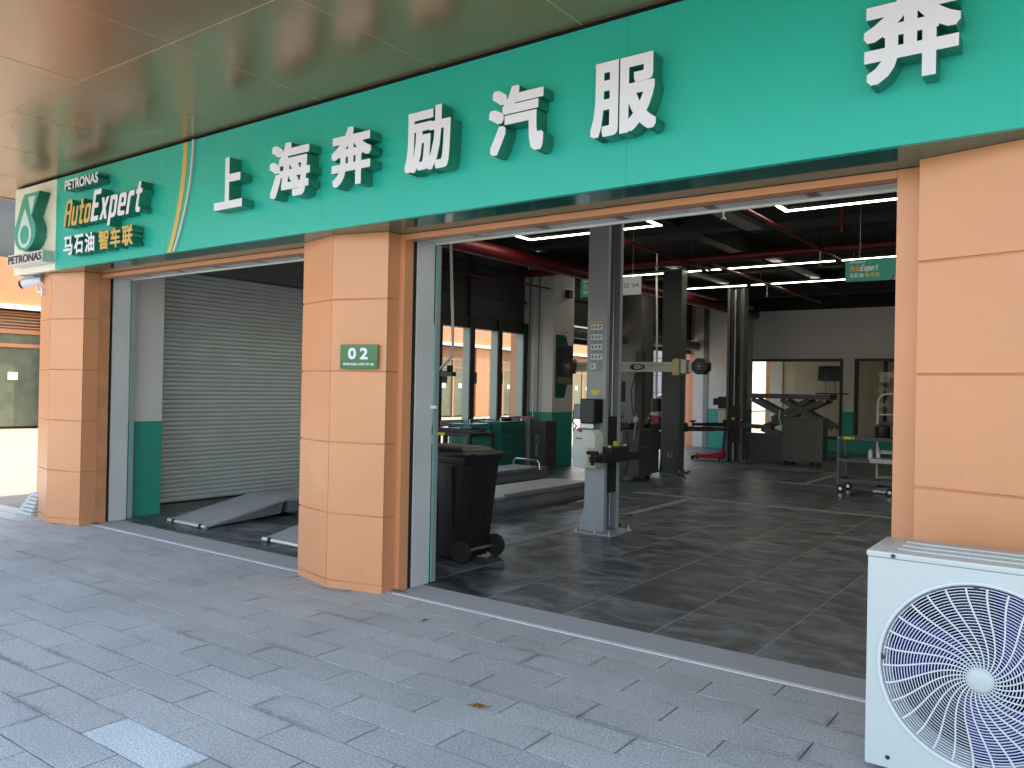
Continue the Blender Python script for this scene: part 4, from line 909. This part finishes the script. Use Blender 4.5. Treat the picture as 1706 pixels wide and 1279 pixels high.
def cab(nm, lab, loc, w_, d_, h_, m, drawers=5, rz=0, handle=True, cat='tool cabinet'):
    t = thing(nm, lab, cat, loc, rz); b = MB(); b.box(-d_/2, d_/2, -w_/2, w_/2, .08, h_); P('body', b, m, t, bev=.008)
    for k in range(drawers):
        z0 = .12+k*(h_-.16)/drawers; z1 = z0+(h_-.16)/drawers-.012
        b = MB(); b.box(d_/2+.001, d_/2+.012, -w_/2+.03, w_/2-.03, z0, z1); dr = P('drawer', b, m, t, bev=.003)
        b = MB(); b.box(d_/2+.013, d_/2+.024, -w_/2+.12, w_/2-.12, z1-.02, z1-.008); P('pull', b, 'chrome', dr)
    for x in (-d_/2+.07, d_/2-.07):
        for y in (-w_/2+.07, w_/2-.07): b = MB(); b.cyl((x,y-.012,.04),(x,y+.012,.04),.04,14); P('caster', b, 'rubber', t)
    if handle:
        b = MB(); b.tube([(d_/2-.05,-w_/2+.06,h_),(d_/2-.05,-w_/2+.06,h_+.06),(d_/2-.05,-w_/2+.10,h_+.085),(d_/2-.05,w_/2-.10,h_+.085),(d_/2-.05,w_/2-.06,h_+.06),(d_/2-.05,w_/2-.06,h_)],.011,8); P('top_handle', b, 'chrome', t, smooth=True)
    return t
cab('tool_cabinet', 'lower teal tool cabinet with chrome handle partly behind the black trolley', (-9.50, 11.75, 0), .62, .5, .93, 'tooltral', 4)
cab('tool_cabinet', 'dark green tool cabinet with chrome handle next to the grey slanted console', (-9.38, 12.58, 0), .80, .55, .96, 'toolgreen', 6)
b = MB(); b.lathe([(.1,0),(.13,.03),(.09,.06),(.03,.08)]); o = P('tool_bag', b, 'black', smooth=True); o.location = (-9.35,12.7,.962); o['label'] = 'small black tool bag on the dark green cabinet'; o['category'] = 'bag'
gc = thing('charging_console', 'grey upright console with slanted top and dark front beside the teal column', 'machine', (-9.05, 13.28, 0))
b = MB(); b.prism([(-.22,.0),(.22,.0),(.22,.96),(-.22,1.04)], 0, -.42, .0); P('housing', b, 'cabgrey', gc, bev=.006)
b = MB(); b.box(-.02,.36,-.235,-.20,.05,.90); b2 = MB(); b2.box(.001,.36,-.20,.20,.03,.97); P('front_box', b2, 'cabdark', gc, bev=.006)
b = MB(); b.box(.30,.31,-.21,-.202,.52,.60); P('handle', b, 'chrome', gc)
me = text_mesh('SPACE', (0, .42, 0, .07), .001, bold=.01, mats=('stickgrey',)); o = P('side_print', me, None, gc); o.location = (.20,-.2035,.28); o.rotation_euler = (0, -math.pi/2, 0)
b = MB()
for k in range(5): b.lathe([(.02,0),(.035,.02),(.02,.04)], (-.25+.06*k, .02*(k%3)-.1, 1.01), 8)
P('clutter', b, 'orangefruit', gc)
# poster + devices on column
pw = thing('wall_poster', 'dark green poster with clipped corners on the poster column', 'poster', (-9.068, 14.30, 1.42))
b = MB(); b.prism([(-.33,.05),(-.33,1.30),(.05,1.30),(.12,1.10),(.33,1.10),(.33,.28),(.12,.28),(.02,.0),(-.33,.0)], 0, .001, .012); P('board', b, 'poster_green', pw)
b = MB(); b.box(.0125,.014,-.27,.30,.45,1.05); P('photo_area', b, 'poster_dark', pw); b = MB(); b.box(.0125,.014,-.25,.28,.30,.43); P('caption_block', b, 'poster_text', pw); b = MB(); b.lathe([(.04,0),(.10,.12),(.06,.26),(.02,.3)]);
b = MB(); b.prism([(.0,.46),(.22,.46),(.20,.62),(.12,.74),(.04,.62)], 0, .0145, .0155); P('warm_patch', b, 'skin', pw)
em = thing('emergency_light', 'small white diamond shaped emergency light above the poster', 'lamp', (-9.066, 14.28, 2.78))
b = MB(); b.prism([(-.10,.0),(0,-.09),(.10,.0),(0,.09)], 0, 0, .06); P('housing', b, 'stickwhite', em, bev=.008); b = MB(); b.lathe([(.01,0),(.03,.005),(.03,.02)], (0.06,0,-.01), 10); P('lamp_face', b, 'poster_green', em)
jb = thing('wall_bracket', 'small black camera on a white bracket near the column top', 'bracket', (-9.066, 14.2, 3.45)); b = MB(); b.box(.0,.10,.1,.24,.05,.22); P('box', b, 'blackmetal', jb, bev=.01); b = MB(); b.bar((.05,-.2,-.02),(.05,.22,.03),.02,.02); b.tube([(.02,-.12,.0),(.05,-.14,.15),(.02,-.1,.25)],.01,6); P('arm', b, 'whitetube', jb)
# conduit bundle beside column 2
for k, (y, x) in enumerate(((13.84, -9.50), (13.80, -9.60), (13.86, -9.40))):
    b = MB(); b.cyl((0,0,.9),(0,0,4.2),.014+.004*(k==1),8); o = P('conduit', b, 'galv' if k else 'whitetube'); o.location = (x, y-.02, 0); o['category'] = 'conduit'; o['label'] = ['pale vertical conduit closest to the poster column', 'grey vertical conduit second from the poster column', 'grey vertical conduit against the poster column edge'][k]
hs = thing('air_hose', 'white hose hanging down inside the left jamb of the wide opening', 'hose', (-4.9, 5.75, 2.6)); b = MB(); b.tube([(-.02,0,.35),(0,0,.0),(.02,0,-.35),(.03,0,-.62),(.02,0,-.72),(-.06,-.02,-.80),(-.12,-.02,-.84)], .014, 10); P('tube', b, 'whitetube', hs, smooth=True)
b = MB(); b.box(-.09,.05,-.03,.03,-.90,-.86); b.cyl((.0,0,-.86),(.0,0,-.80),.03,8); P('nozzle', b, 'black', hs)
# fan on grey column
fn = thing('wall_fan', 'round black wall fan above the far side opening beside the grey column', 'fan', (-9.50, 19.45, 3.38)); b = MB(); b.tube([(.05+.0*k, .32*math.cos(2*math.pi*k/24), .32*math.sin(2*math.pi*k/24)) for k in range(24)], .016, 8, closed=True); P('guard_ring', b, 'blackmetal', fn)
b = MB(); b.cyl((-.05,0,0),(.09,0,0),.07,14)
for k in range(5):
    a = 2*math.pi*k/5; b.idx([(.0,.05*math.cos(a),.05*math.sin(a)),(.0,.29*math.cos(a),.29*math.sin(a)),(.05,.29*math.cos(a+.7),.29*math.sin(a+.7)),(.04,.05*math.cos(a+.7),.05*math.sin(a+.7))],[(0,1,2,3)])
P('blades', b, 'blackmetal', fn); b = MB()
for k in range(24): a = 2*math.pi*k/24; b.cyl((.10,.05*math.cos(a),.05*math.sin(a)),(.05,.31*math.cos(a),.31*math.sin(a)),.003,4)
P('guard_wires', b, 'blackmetal', fn); b = MB(); b.bar((-.15,0,-.1),(0,0,0),.06,.06); P('wall_arm', b, 'blackmetal', fn)
#%% ---------------------------------------------------------------- wheel aligner
wa = thing('wheel_aligner', 'wheel alignment machine with a long horizontal aluminium beam and camera heads', 'wheel aligner', (-6.75, 12.9, 0))
b = MB(); b.box(-.40,.30,-.25,.25,.10,.92); P('cabinet', b, 'cabdark', wa, bev=.01)
for k, z in enumerate((.62,.72,.82)): b = MB(); b.box(-.37,-.02,-.262,-.251,z-.03,z+.05); P('drawer', b, 'cabgrey', wa); 
b = MB(); b.box(-.38,.10,-.28,.22,.925,1.02); P('printer', b, 'black', wa, bev=.02)
b = MB(); b.box(-.36,-.30,-.3,-.26,1.03,1.10); b.bar((-.34,-.2,1.05),(-.1,-.1,1.14),.12,.05); P('hand_tool', b, 'blackmetal', wa)
b = MB(); b.tube([(.12,-.25,.95),(.2,-.3,1.15),(.16,-.28,1.35),(.1,-.2,1.6),(.12,-.1,1.9)],.008,6); b.tube([(.05,-.26,.9),(.15,-.34,.6),(.1,-.3,.3),(.0,-.3,.02)],.008,6); P('hanging_cable', b, 'rubber', wa)
b = MB(); b.bar((.2,-.26,.75),(.26,-.28,1.18),.025,.025); b.cyl((.24,-.3,1.1),(.24,-.22,1.1),.05,12); P('wheel_clamp', b, 'chrome', wa)
b = MB(); b.box(-.26,-.02,-.23,-.19,1.40,1.76); P('monitor', b, 'black', wa, bev=.006)
b = MB(); b.box(.06,.20,.0,.14,.92,2.30); P('mast', b, 'cabdark', wa)
b = MB(); b.box(-.30,-.18,-.254,-.2515,.30,.44); P('white_box', b, 'cabgrey', wa)
for x in (-.33,.24):
    for y in (-.2,.2): b = MB(); b.cyl((x,y-.015,.05),(x,y+.015,.05),.05,14); P('caster', b, 'rubber', wa)
bm_ = MB()
for z0, z1, y0 in ((-.085,-.035,-.30),(-.03,.03,-.285),(.035,.085,-.30)): bm_.box(-1.08, 1.42, y0, -.20, 2.01+z0, 2.01+z1)
bm_.box(-1.07,1.41,-.26,-.21,1.93,2.09); BE = P('beam', bm_, 'alu', wa, bev=.004)
for x in (-.55, 1.02):
    b = MB(); b.prism([(-.06,-.14),(.06,-.14),(.06,.12),(.0,.14),(-.06,.12)], 1, -.40, -.18); 
    V = [(p[0]+x, p[1], p[2]+2.01) for p in b.v]; b.v = V; P('beam_bracket', b, 'beige', wa, bev=.006)
    b = MB(); b.box(x+.065, x+.17, -.36,-.19,1.90,2.13); P('bracket_body', b, 'alu', wa, bev=.008)
for x, s in ((-1.12,-1),(1.42,1)):
    b = MB(); b.prism([(.15*math.cos(math.radians(22.5+45*k)),.145*math.sin(math.radians(22.5+45*k))) for k in range(8)], 1, -.36, -.18)
    b.v = [(p[0]+x, p[1], p[2]+2.02) for p in b.v]; hdn = P('camera_head', b, 'black', wa, bev=.012)
    b = MB()
    for q in range(6): a = 2*math.pi*q/6; b.cyl((x+.05*math.cos(a),-.361,2.02+.05*math.sin(a)),(x+.05*math.cos(a),-.368,2.02+.05*math.sin(a)),.012,8)
    b.cyl((x,-.361,2.02),(x,-.37,2.02),.025,12); P('infrared_lights', b, 'cabgrey', hdn)
b = MB(); b.prism([(.16*math.cos(2*math.pi*k/24)*.9,.055*math.sin(2*math.pi*k/24)) for k in range(24)], 1, -.309, -.301); b.v = [(p[0]+.26, p[1], p[2]+2.01) for p in b.v]; P('logo_badge', b, 'black', wa)
b = MB(); b.tube([(.26+.05*math.cos(2*math.pi*k/20),-.312,2.01+.03*math.sin(2*math.pi*k/20)) for k in range(20)], .006, 6, closed=True); b.tube([(.30+.06*math.cos(2*math.pi*k/20),-.312,2.01+.02*math.sin(2*math.pi*k/20)) for k in range(20)], .005, 6, closed=True); P('badge_rings', b, 'whitetube', wa)
for k, (x, y, x2, y2) in enumerate(((-4.62, 8.25, -4.9, 9.4), (-6.6, 14.8, -6.2, 13.9))):
    b = MB(); pts = []
    for i in range(15):
        t = i/14; pts.append(((x2-x)*t+.10*math.sin(7*t+k), (y2-y)*t+.07*math.sin(11*t), .009))
    b.tube(pts, .008, 6); o = P('floor_cable', b, 'rubber', smooth=True); o.location = (x, y, 0); o['category'] = 'cable'; o['label'] = ['thin black cable lying on the floor behind the nearest lift post', 'thin black cable lying on the floor in front of the middle lift post'][k]
# wheel clamp trolley beside
ct = thing('clamp_trolley', 'dark trolley hung with wheel clamps and bars beside the middle lift post', 'trolley', (-6.85, 13.65, 0)); b = MB(); b.box(-.18,.20,-.2,.2,.08,1.0); P('body', b, 'cabdark', ct, bev=.01)
for k in range(5):
    b = MB(); a = .1*k; b.bar((-.12+.07*k,-.22,.65+.05*(k%2)),(-.05+.07*k,-.24,1.12+.03*(k%3)),.02,.02); b.tube([(-.12+.07*k,-.23,.95),(-.06+.07*k,-.27,1.03),(.0+.07*k,-.23,1.1)],.012,6); P('clamp_bar', b, 'chrome' if k%2 else 'blackmetal', ct)
for x in (-.12,.14): b = MB(); b.cyl((x,-.2,.05),(x,-.17,.05),.05,14); P('caster', b, 'rubber', ct)
rc = thing('compressor', 'black and red power unit hung left of the middle lift post', 'power unit', (-7.28, 15.0, 0)); b = MB(); b.cyl((0,0,1.18),(0,0,1.45),.10,16); P('motor', b, 'blackmetal', rc); b = MB(); b.box(-.09,.09,-.09,.09,1.10,1.175); P('valve_block', b, 'steel', rc); b = MB(); b.box(-.10,.10,-.09,.09,.80,1.095); P('red_tank', b, 'pinkred', rc, bev=.02); b = MB(); b.box(-.10,.10,-.08,.08,.42,.79); P('lower_unit', b, 'black', rc, bev=.01); b = MB(); b.tube([(-.05,-.05,.42),(-.2,-.1,.2),(-.25,-.15,.05)],.01,6); P('hose', b, 'rubber', rc)
#%% ---------------------------------------------------------------- rear equipment
sc = thing('scissor_lift', 'raised grey scissor lift table with crossed arms in front of the rear window', 'scissor lift', (-6.35, 20.6, 0))
b = MB(); b.box(-1.12,1.08,-.33,.33,1.47,1.59); P('table', b, 'liftdark', sc, bev=.006)
b = MB(); b.box(.75,1.35,-.33,.33,1.60,1.63); P('black_pad', b, 'rubber', sc)
for y in (-.28,.28):
    for p, q in (((-.85,y,1.45),(.65,y,.72)), ((.95,y+.05,1.45),(-.60,y+.05,.72)), ((.65,y,.70),(-.6,y,.12)), ((-.60,y+.05,.70),(.75,y+.05,.12)), ((-.1,y,1.45),(1.15,y,.78)), ((.55,y+.05,1.45),(-.35,y+.05,.95))):
        b = MB(); b.bar(p, q, .045, .12); P('scissor_arm', b, 'liftdark', sc)
    for x, z in ((.02,1.06),(-.85,1.44),(.95,1.44)): b = MB(); b.cyl((x,y-.05,z),(x,y+.1,z),.03,10); P('pivot', b, 'steel', sc)
b = MB(); b.box(-1.1,1.1,-.35,.35,.0,.08); P('base_frame', b, 'liftdark', sc)
b = MB(); b.bar((-.2,0,.3),(.4,0,1.1),.07,.07); P('hydraulic_ram', b, 'steel', sc)
b = MB(); b.tube([(-.1,-.36,1.2),(-.12,-.38,1.0),(-.06,-.36,.8)],.012,6); P('hose', b, 'whitetube', sc)
# tread plate leaning
tpn = thing('ramp_plate', 'dark grey ramp plate with chevron ribs leaning behind the rear lift post', 'ramp plate', (-6.32, 18.75, 0), .12)
b = MB(); b.box(-.47,.50,-.02,.02,.0,.66); P('plate', b, 'trolley', tpn, bev=.004)
for k in range(5):
    for j in range(3):
        b = MB(); x = -.36+.17*k; z = .12+.19*j; b.bar((x,-.024,z),(x+.08,-.024,z+.08 if (k+j)%2 else z-.08),.008,.02); P('rib', b, 'liftdark', tpn)
rb = thing('ribbed_cabinet', 'dark olive cabinet with vertical ribbed front on four casters', 'cabinet', (-5.28, 18.35, 0), .08)
b = MB(); b.box(-.42,.42,-.28,.28,.14,1.04); P('body', b, 'ribbed', rb, bev=.008)
for k in range(12): x = -.40+.063*k; b = MB(); b.box(x, x+.045, -.292, -.281, .17, 1.0); P('rib', b, 'ribbed', rb, bev=.003)
for x in (-.34,-.20,.20,.34):
    b = MB(); b.cyl((x,-.24,.06),(x,-.20,.06),.058,16); P('caster', b, 'rubber', rb)
b = MB(); b.box(-.44,.44,-.30,.30,1.045,1.07); P('top', b, 'ribbed', rb, bev=.005)
sh = thing('shelf_trolley', 'dark steel three tier trolley with a yellow label on its top rail', 'trolley', (-3.05, 14.15, 0), .0)
for z in (.17,.50,.86): b = MB(); b.box(-.40,.40,-.24,.24,z,z+.012); b.box(-.40,.40,-.24,-.228,z+.013,z+.06); b.box(-.40,.40,.228,.24,z+.013,z+.06); b.box(-.40,-.388,-.227,.227,z+.013,z+.06); b.box(.388,.40,-.227,.227,z+.013,z+.06); P('tray', b, 'trolley', sh)
for x in (-.415,.415):
    for y in (-.25,.25):
        b = MB(); b.box(x-.022,x+.022,y-.008,y+.022,.15,.93); P('upright', b, 'trolley', sh)
        b = MB(); b.cyl((x*.9,y-.015,.062),(x*.9,y+.015,.062),.06,16); cs = P('caster', b, 'rubber', sh); b = MB(); b.cyl((x*.9,y-.019,.062),(x*.9,y+.019,.062),.03,12); P('hub', b, 'chrome', cs)
        b = MB(); b.cyl((x,y-.012,.19),(x,y-.009,.19),.008,6); b.cyl((x,y-.012,.53),(x,y-.009,.53),.008,6); b.cyl((x,y-.012,.90),(x,y-.009,.90),.008,6); P('bolt', b, 'chrome', sh)
b = MB(); b.box(-.34,-.22,-.243,-.2405,.875,.918); b.box(-.20,-.175,-.243,-.2405,.875,.918); P('yellow_label', b, 'yellow', sh)
b = MB(); b.box(.02,.42,-.26,.2,.02,.055); o = P('metal_plate', b, 'silver'); o.location = (-3.0, 14.4, 0); o['label'] = 'pale metal plate lying on the floor under the three tier trolley'; o['category'] = 'plate'
hc = thing('hand_cart', 'white tube hand cart with rounded high handle behind the dark trolley', 'hand cart', (-2.72, 15.0, 0))
b = MB(); b.tube([(-.38,0,.12),(-.38,0,1.45),(-.36,0,1.55),(-.30,0,1.61),(-.22,0,1.63),(.30,0,1.63),(.38,0,1.58),(.40,0,1.50),(.40,0,.12)], .017, 10); b.tube([(-.38,0,1.27),(.40,0,1.27)], .014, 8); P('frame', b, 'whitetube', hc, smooth=True)
for z, m_ in ((.14,'whitetube'),(.60,'whitetube'),(1.10,'cabdark')): b = MB(); b.box(-.40,.42,.02,.5,z,z+.03); P('shelf', b, m_, hc)
for x in (-.34,.36): b = MB(); b.cyl((x,.05,.06),(x,.09,.06),.06,14); P('wheel', b, 'rubber', hc)
b = MB(); b.lathe([(.11,0),(.12,.02),(.12,.22),(.09,.25)], n=20); o = P('drum', b, 'black', smooth=True); o.location = (-2.86, 14.2, .877); o['label'] = 'dark round drum on top of the three tier trolley'; o['category'] = 'drum'
bt = [(-3.02,.72,'orange topped tall bottle on the middle tray, left one','orangefruit'),(-2.90,.72,'silver spray can on the middle tray, right one','silver')]
for k, (x, z, lab, m_) in enumerate(bt):
    t = thing('spray_can', lab, 'spray can', (x, 14.12, .513)); b = MB(); b.lathe([(.03,0),(.033,.01),(.033,.17),(.02,.20)]); P('body', b, 'silver' if k else 'white_face', t, smooth=True); b = MB(); b.lathe([(.018,.201),(.018,.24)]); P('cap', b, m_, t)
b = MB(); b.box(-.16,.2,-.16,.16,0,.07); o = P('plastic_box', b, 'slashgrey', bev=.006); o.location = (-2.83,14.1,.514); o.location.y = 14.05; o.location.x = -2.82; o['label'] = 'grey plastic box on the middle tray of the trolley'; o['category'] = 'box'
# floor jack
fj = thing('floor_jack', 'red trolley jack with upright black handle beside the rear lift post', 'trolley jack', (-7.12, 18.2, 0))
for y in (-.12,.10):
    b = MB(); b.prism([(-.75,.04),(-.68,.11),(-.35,.14),(-.1,.20),(.06,.20),(.08,.05)], 1, y, y+.02); P('side_plate', b, 'redjack', fj, bev=.004)
b = MB(); b.prism([(-.62,.09),(-.2,.16),(-.05,.15),(-.1,.08),(-.6,.06)], 1, -.09, .09); P('lift_arm', b, 'redjack', fj)
b = MB(); b.lathe([(.05,0),(.055,.02)], (-.62,0,.13), 14); P('saddle', b, 'blackmetal', fj)
b = MB(); b.bar((.0,0,.15),(.08,0,1.0),.04,.04); P('handle', b, 'blackmetal', fj); b = MB(); b.bar((0,0,.16),(.02,0,.34),.06,.06); P('handle_socket', b, 'redjack', fj)
for x, r in ((-.68,.045),(.0,.05)):
    for y in (-.15,.125): b = MB(); b.cyl((x,y,r),(x,y+.028,r),r,14); P('wheel', b, 'rubber', fj)
#%% ---------------------------------------------------------------- air conditioner outdoor unit
ac = thing('air_conditioner', 'large white outdoor air conditioner unit with spiral fan grille in the right foreground', 'air conditioner', (-.797, 3.72, 0))
Wd, Hh, Dp = .96, .90, .40
z0 = .038; cxx, czz, R = .425, .479, .372
# front plate with round hole
n = 72; outer = []; V = []; F = []
for k in range(n):
    a = 2*math.pi*k/n; c, s = math.cos(a), math.sin(a)
    V.append((cxx+R*c, 0, czz+R*s))
def edge(a):
    c, s = math.cos(a), math.sin(a); ts = []
    if c > 1e-6: ts.append((Wd-cxx)/c)
    if c < -1e-6: ts.append((0-cxx)/c)
    if s > 1e-6: ts.append((z0+Hh-.028-czz)/s)
    if s < -1e-6: ts.append((z0-czz)/s)
    t = min(ts); return (cxx+t*c, 0, czz+t*s)
angs = [2*math.pi*k/n for k in range(n)]
cor = [math.atan2(z-czz, x-cxx) % (2*math.pi) for x, z in ((Wd, z0), (Wd, z0+Hh-.028), (0, z0+Hh-.028), (0, z0))]
for k in range(n): V.append(edge(angs[k]))
for k in range(n):
    k2 = (k+1) % n; a0, a1 = angs[k], angs[k]+2*math.pi/n
    mids = [a for a in cor if a0 < a < a1 or a0 < a+2*math.pi < a1]
    if mids: V.append(edge(mids[0])); F.append((k, k2, n+k2, len(V)-1, n+k))
    else: F.append((k, k2, n+k2, n+k))
# hole wall going inward
nv = len(V)
for k in range(n): a = angs[k]; V.append((cxx+(R-.012)*math.cos(a), .022, czz+(R-.012)*math.sin(a)))
for k in range(n): F.append((k, nv+k, nv+(k+1)%n, (k+1)%n))
b = MB(); b.idx(V, F)
P('front_panel', b, 'acwhite', ac, smooth=True)
b = MB(); b.box(.0, .012, .001, Dp, z0, z0+Hh-.028); b.box(Wd-.012, Wd, .001, Dp, z0, z0+Hh-.028); b.box(.0, Wd, .001, Dp, z0-.01, z0-.0005); b.box(.012, Wd-.012, Dp-.01, Dp, z0, z0+Hh-.03); P('side_panels', b, 'acwhite', ac, bev=.003)
b = MB(); b.box(-.006, Wd+.006, -.008, Dp+.006, z0+Hh-.026, z0+Hh); lid = P('top_cover', b, 'acwhite', ac, bev=.006, smooth=True)
for yy in (.10, .20, .30):
    b = MB(); b.tube([(.10,yy,z0+Hh+.001),(.16,yy-.02,z0+Hh+.002),(Wd-.1,yy-.02,z0+Hh+.002)], .005, 6); P('pressed_rib', b, 'acwhite', lid)
for x, z in ((.10, z0+Hh-.014), (.09, z0+.035), (.9, z0+.035)):
    b = MB(); yv = -.0095 if z > .8 else -.0015; b.cyl((x, yv+.002, z), (x, yv-.002, z), .009, 12); P('screw', b, 'screw', ac)
for a in (math.radians(178), math.radians(93), math.radians(268), math.radians(0)):
    b = MB(); b.cyl((cxx+(R-.008)*math.cos(a), -.001, czz+(R-.008)*math.sin(a)), (cxx+(R-.008)*math.cos(a), .012, czz+(R-.008)*math.sin(a)), .011, 12); P('grille_clip', b, 'screw', ac)
# raised ring
b = MB(); b.tube([(cxx+(R+.004)*math.cos(a), -.001, czz+(R+.004)*math.sin(a)) for a in angs], .008, 8, closed=True); P('grille_rim', b, 'acgrille', ac, smooth=True)
def gy(r): return -.022*(1-(r/R)**2)-.0
b = MB(); nr = 27
for i in range(nr):
    r = .058+(R-.014-.058)*i/(nr-1)
    b.tube([(cxx+r*math.cos(2*math.pi*k/56), gy(r)+.004, czz+r*math.sin(2*math.pi*k/56)) for k in range(56)], .0021, 5, closed=True)
P('grille_rings', b, 'acgrille', ac, kind='stuff')
for s in range(30):
    a0 = 2*math.pi*s/30; pts = []
    for k in range(15):
        t = k/14; r = .045+(R-.012-.045)*t; a = a0+.68*(1-(1-t)**2.1)
        pts.append((cxx+r*math.cos(a), gy(r), czz+r*math.sin(a)))
    b = MB(); b.tube(pts, [.0026+.0020*k/14 for k in range(15)], 6); P('grille_spoke', b, 'acgrille', ac, smooth=True)
b = MB(); V = []; prof = [(.0, -.040), (.02, -.0395), (.038, -.036), (.048, -.030), (.052, -.020)]
b.tube([(cxx, y, czz) for r, y in prof], [max(r, .001) for r, y in prof], 28); P('hub_cap', b, 'acwhite', ac, smooth=True)
b = MB(); b.cyl((cxx, .06, czz), (cxx, .14, czz), .06, 20)
P('fan_hub', b, 'bladenavy', ac)
for k in range(3):
    a0 = 2*math.pi*k/3; V = []; F = []; nn = 8; mm = 6
    for i in range(nn):
        for j in range(mm):
            r = .05+(.31)*j/(mm-1); a = a0+(.3+.75)*i/(nn-1)+.5*j/(mm-1); V.append((cxx+r*math.cos(a), .06+.07*i/(nn-1), czz+r*math.sin(a)))
    for i in range(nn-1):
        for j in range(mm-1): F.append((i*mm+j, i*mm+j+1, (i+1)*mm+j+1, (i+1)*mm+j))
    b = MB(); b.idx(V, F); o = P('fan_blade', b, 'bladenavy', ac, smooth=True); o.modifiers.new('s', 'SOLIDIFY').thickness = .004
b = MB(); b.box(.02, Wd-.02, Dp-.05, Dp-.012, z0+.02, z0+Hh-.05)
P('coil', b, 'accoil', ac)
b = MB()
for k in range(60): x = .03+k*.0152; b.box(x, x+.004, Dp-.062, Dp-.0505, z0+.03, z0+Hh-.06)
P('coil_fins', b, 'accoil', ac, kind='stuff')
b = MB(); b.tube([(cxx+(R-.012)*math.cos(a), .022, czz+(R-.012)*math.sin(a)) for a in angs]+[], .002, 4, closed=True)
V = []; F = []
for k in range(n): a = angs[k]; V += [(cxx+(R-.012)*math.cos(a), .022, czz+(R-.012)*math.sin(a)), (cxx+(R-.025)*math.cos(a), .13, czz+(R-.025)*math.sin(a))]
for k in range(n): j = (k+1) % n; F.append((2*k, 2*k+1, 2*j+1, 2*j))
b = MB(); b.idx(V, F); P('fan_shroud', b, 'acgrille', ac, smooth=True)
for x in (.16, .78):
    b = MB(); b.box(x-.03, x+.03, -.02, Dp+.02, .002, z0-.011); P('foot', b, 'rubber', ac)
